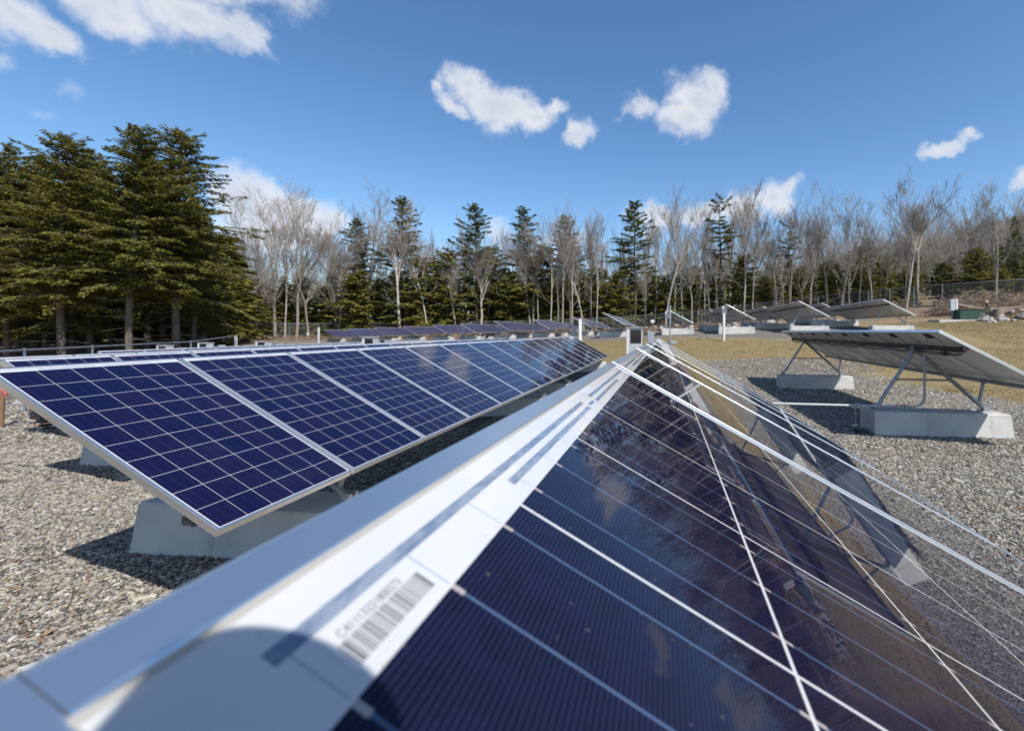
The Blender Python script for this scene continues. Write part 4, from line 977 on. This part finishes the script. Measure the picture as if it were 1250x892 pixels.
def logm(loc, L, r_, rz, ry, label):
    mb = MB(); n = 6; mb.tube([(L * (i / n - .5), .04 * math.sin(i * 1.3), .03 * math.cos(i)) for i in range(n + 1)], [r_ * (1 - .25 * i / n) for i in range(n + 1)], 12)
    for i in range(len(mb.fm) - 2, len(mb.fm)): mb.fm[i] = 1
    tag(mb.build('log', [M['log'], M['wood_cut']], None, loc, (0, ry, rz)), label, 'log', 'logs in the debris heap')
for k, (px, d, L, r_, rz, ry, lb) in enumerate([(1222, 27.6, 1.6, .20, .15, .05, 'thick log lying across the heap right of the stump'), (1240, 28.2, 2.4, .12, -.2, -.12, 'long thin log at the top of the heap by the right edge'),
        (1190, 29.0, 2.6, .10, .3, .1, 'slim log behind the green box'), (1205, 28.5, 1.8, .09, 1.0, .2, 'short slim log leaning on the heap left of the stump'), (1252, 26.5, 1.5, .13, .5, -.05, 'short log low at the right edge')]):
    p = at(px, d); logm((p.x, p.y, terr(p.x, p.y) + .35 + .12 * k % .4), L, r_, rz, ry, lb)
p = at(1218, 27.0); mb = MB(); mb.tube([(0, 0, -.05), (.02, 0, .3), (.03, .02, .55)], [.33, .27, .25], 16); mb.fm[-1] = 1
tag(mb.build('tree_stump', [M['log'], M['wood_cut']], None, (p.x, p.y, terr(p.x, p.y))), 'dark upright tree stump in the debris heap', 'stump')
def brush(name, spots, label, n=900, seed=1):
    rg_ = np.random.default_rng(seed); sg = []
    for (px, d, w, h) in spots:
        c = at(px, d); g = terr(c.x, c.y)
        for i in range(n):
            a, b = rg_.normal(0, .45, 2); hh = h * math.exp(-(a * a + b * b) * 1.5) * rg_.uniform(0, 1); p0 = np.array([c.x + a * w, c.y + b * w * .6, g + hh])
            dv = rg_.normal(0, 1, 3); dv[2] *= .45; dv /= np.linalg.norm(dv); L = rg_.uniform(.2, 1.1); r_ = rg_.uniform(.006, .022)
            sg.append(np.concatenate([p0, p0 + dv * L, [r_, r_ * .4]]))
    v, f = tubes_np(sg, 4); tag(link(name, np_mesh(name, v, f, M['brush'])), label, 'brush pile', kind='stuff')
brush('brush_pile', [(1185, 31, 2.4, 1.5), (1215, 31, 2.6, 1.6), (1250, 31, 2.6, 1.3), (1160, 32, 1.6, 1.0)], 'tangled heap of cut branches behind the green box', 800, 3)
brush('dead_undergrowth', [(330 + k * 28, 56 if 330 + k * 28 < 900 else 50, 3.0, .7) for k in range(28)] + [(-40 + k * 34, 30 + k * 1.3, 2.4, .5) for k in range(9)], 'dead stalks and brush along the foot of the woods', 260, 4)

# small things at the left edge
p = at(2, 8.6, 474); g = terr(p.x, p.y)
r = empty('marker_stake', (p.x, p.y, g)); tag(r, 'brown stake with a red cloth tied on top at the left edge', 'stake')
mb = MB(); mb.tube([(0, 0, -.05), (.02, 0, p.z - g - .12)], .035, 8); mb.build('stake', M['stake'], r)
mb = MB(); rr = random.Random(2); n = 8
vs = []; fs = []
for i in range(n):
    for j in range(5):
        vs.append((-.10 + i * .035, .03 * math.sin(i * 1.1 + j), p.z - g + .03 - j * .035 + .03 * math.sin(i * .9) + i * .006 * (1 if j < 2 else -1)))
for i in range(n - 1):
    for j in range(4): a = i * 5 + j; fs.append((a, a + 5, a + 6, a + 1))
b2 = len(vs); vs2 = [(x, y + .006, z) for x, y, z in vs]; fs += [tuple(b2 + q for q in f_[::-1]) for f_ in list(fs)]
mb.add(vs + vs2, fs, 0, True); mb.build('cloth', M['red'], r)
def hose(pts, r_, mt, name, label, cat):
    P = [at(px, d, py) for px, d, py in pts]; P = [Vector((q.x, q.y, gz(q.x, q.y) + r_ + .012)) for q in P]; out = []
    for i in range(len(P) - 1):
        for k in range(6):
            t_ = k / 6; out.append(P[i].lerp(P[i + 1], t_) + Vector((.03 * math.sin(i * 6 + k), 0, 0)))
    out.append(P[-1]); mb = MB(); mb.tube(out, r_, 8); tag(mb.build(name, mt), label, cat)
hose([(40, 8.6, 520), (58, 8.8, 520), (75, 9.2, 515), (100, 9.4, 512)], .018, M['stake'], 'brown_hose', 'thin brown hose lying on the gravel at the left', 'hose')
p = at(76, 9.0); mb = MB(); mb.box((-.10, -.04, 0), (.10, .04, .06), 0, .01); mb.tube([(-.14, 0, .03), (.14, 0, .03)], .02, 8)
tag(mb.build('yellow_clip', M['yellow'], None, (p.x, p.y, gz(p.x, p.y) + .015)), 'small yellow fitting lying on the gravel at the left', 'fitting')
# a few fallen leaves and bark bits on the gravel are part of the uncountable litter
def litter():
    rg_ = np.random.default_rng(12); n = 1500; x = np.where(rg_.random(n) < .5, rg_.uniform(-9, -2.7, n), rg_.uniform(1.3, 7.5, n)); y = rg_.uniform(1, 12, n)
    k = rg_.random(n) < .55; x, y = x[k], y[k]; n = len(x); z = np.array([gz(a, b) for a, b in zip(x, y)]) + rg_.uniform(.018, .034, n); a = rg_.uniform(0, 6.28, n); s = rg_.uniform(.012, .035, n); e = rg_.uniform(.3, .7, n)
    v = np.zeros((n, 4, 3))
    for i, (u_, w_) in enumerate(((-1, 0), (0, -1), (1, 0), (0, 1))):
        v[:, i, 0] = x + (np.cos(a) * u_ - np.sin(a) * w_ * e) * s; v[:, i, 1] = y + (np.sin(a) * u_ + np.cos(a) * w_ * e) * s; v[:, i, 2] = z + rg_.normal(0, .005, n)
    m_ = mat('dead_leaves', (.3, .13, .05), .8); t = NT(m_.node_tree); ge = t.add('ShaderNodeNewGeometry')
    t.l.new(t.ramp(ge.outputs['Random Per Island'], [(0, (.17, .085, .04)), (.5, (.23, .14, .07)), (1, (.10, .055, .035))]), t.n['Principled BSDF'].inputs['Base Color'])
    tag(link('fallen_leaves', np_mesh('fallen_leaves', v.reshape(-1, 3), np.arange(4 * n).reshape(-1, 4), m_)), 'brown dead leaves scattered over the gravel', 'leaves', kind='stuff')
litter()
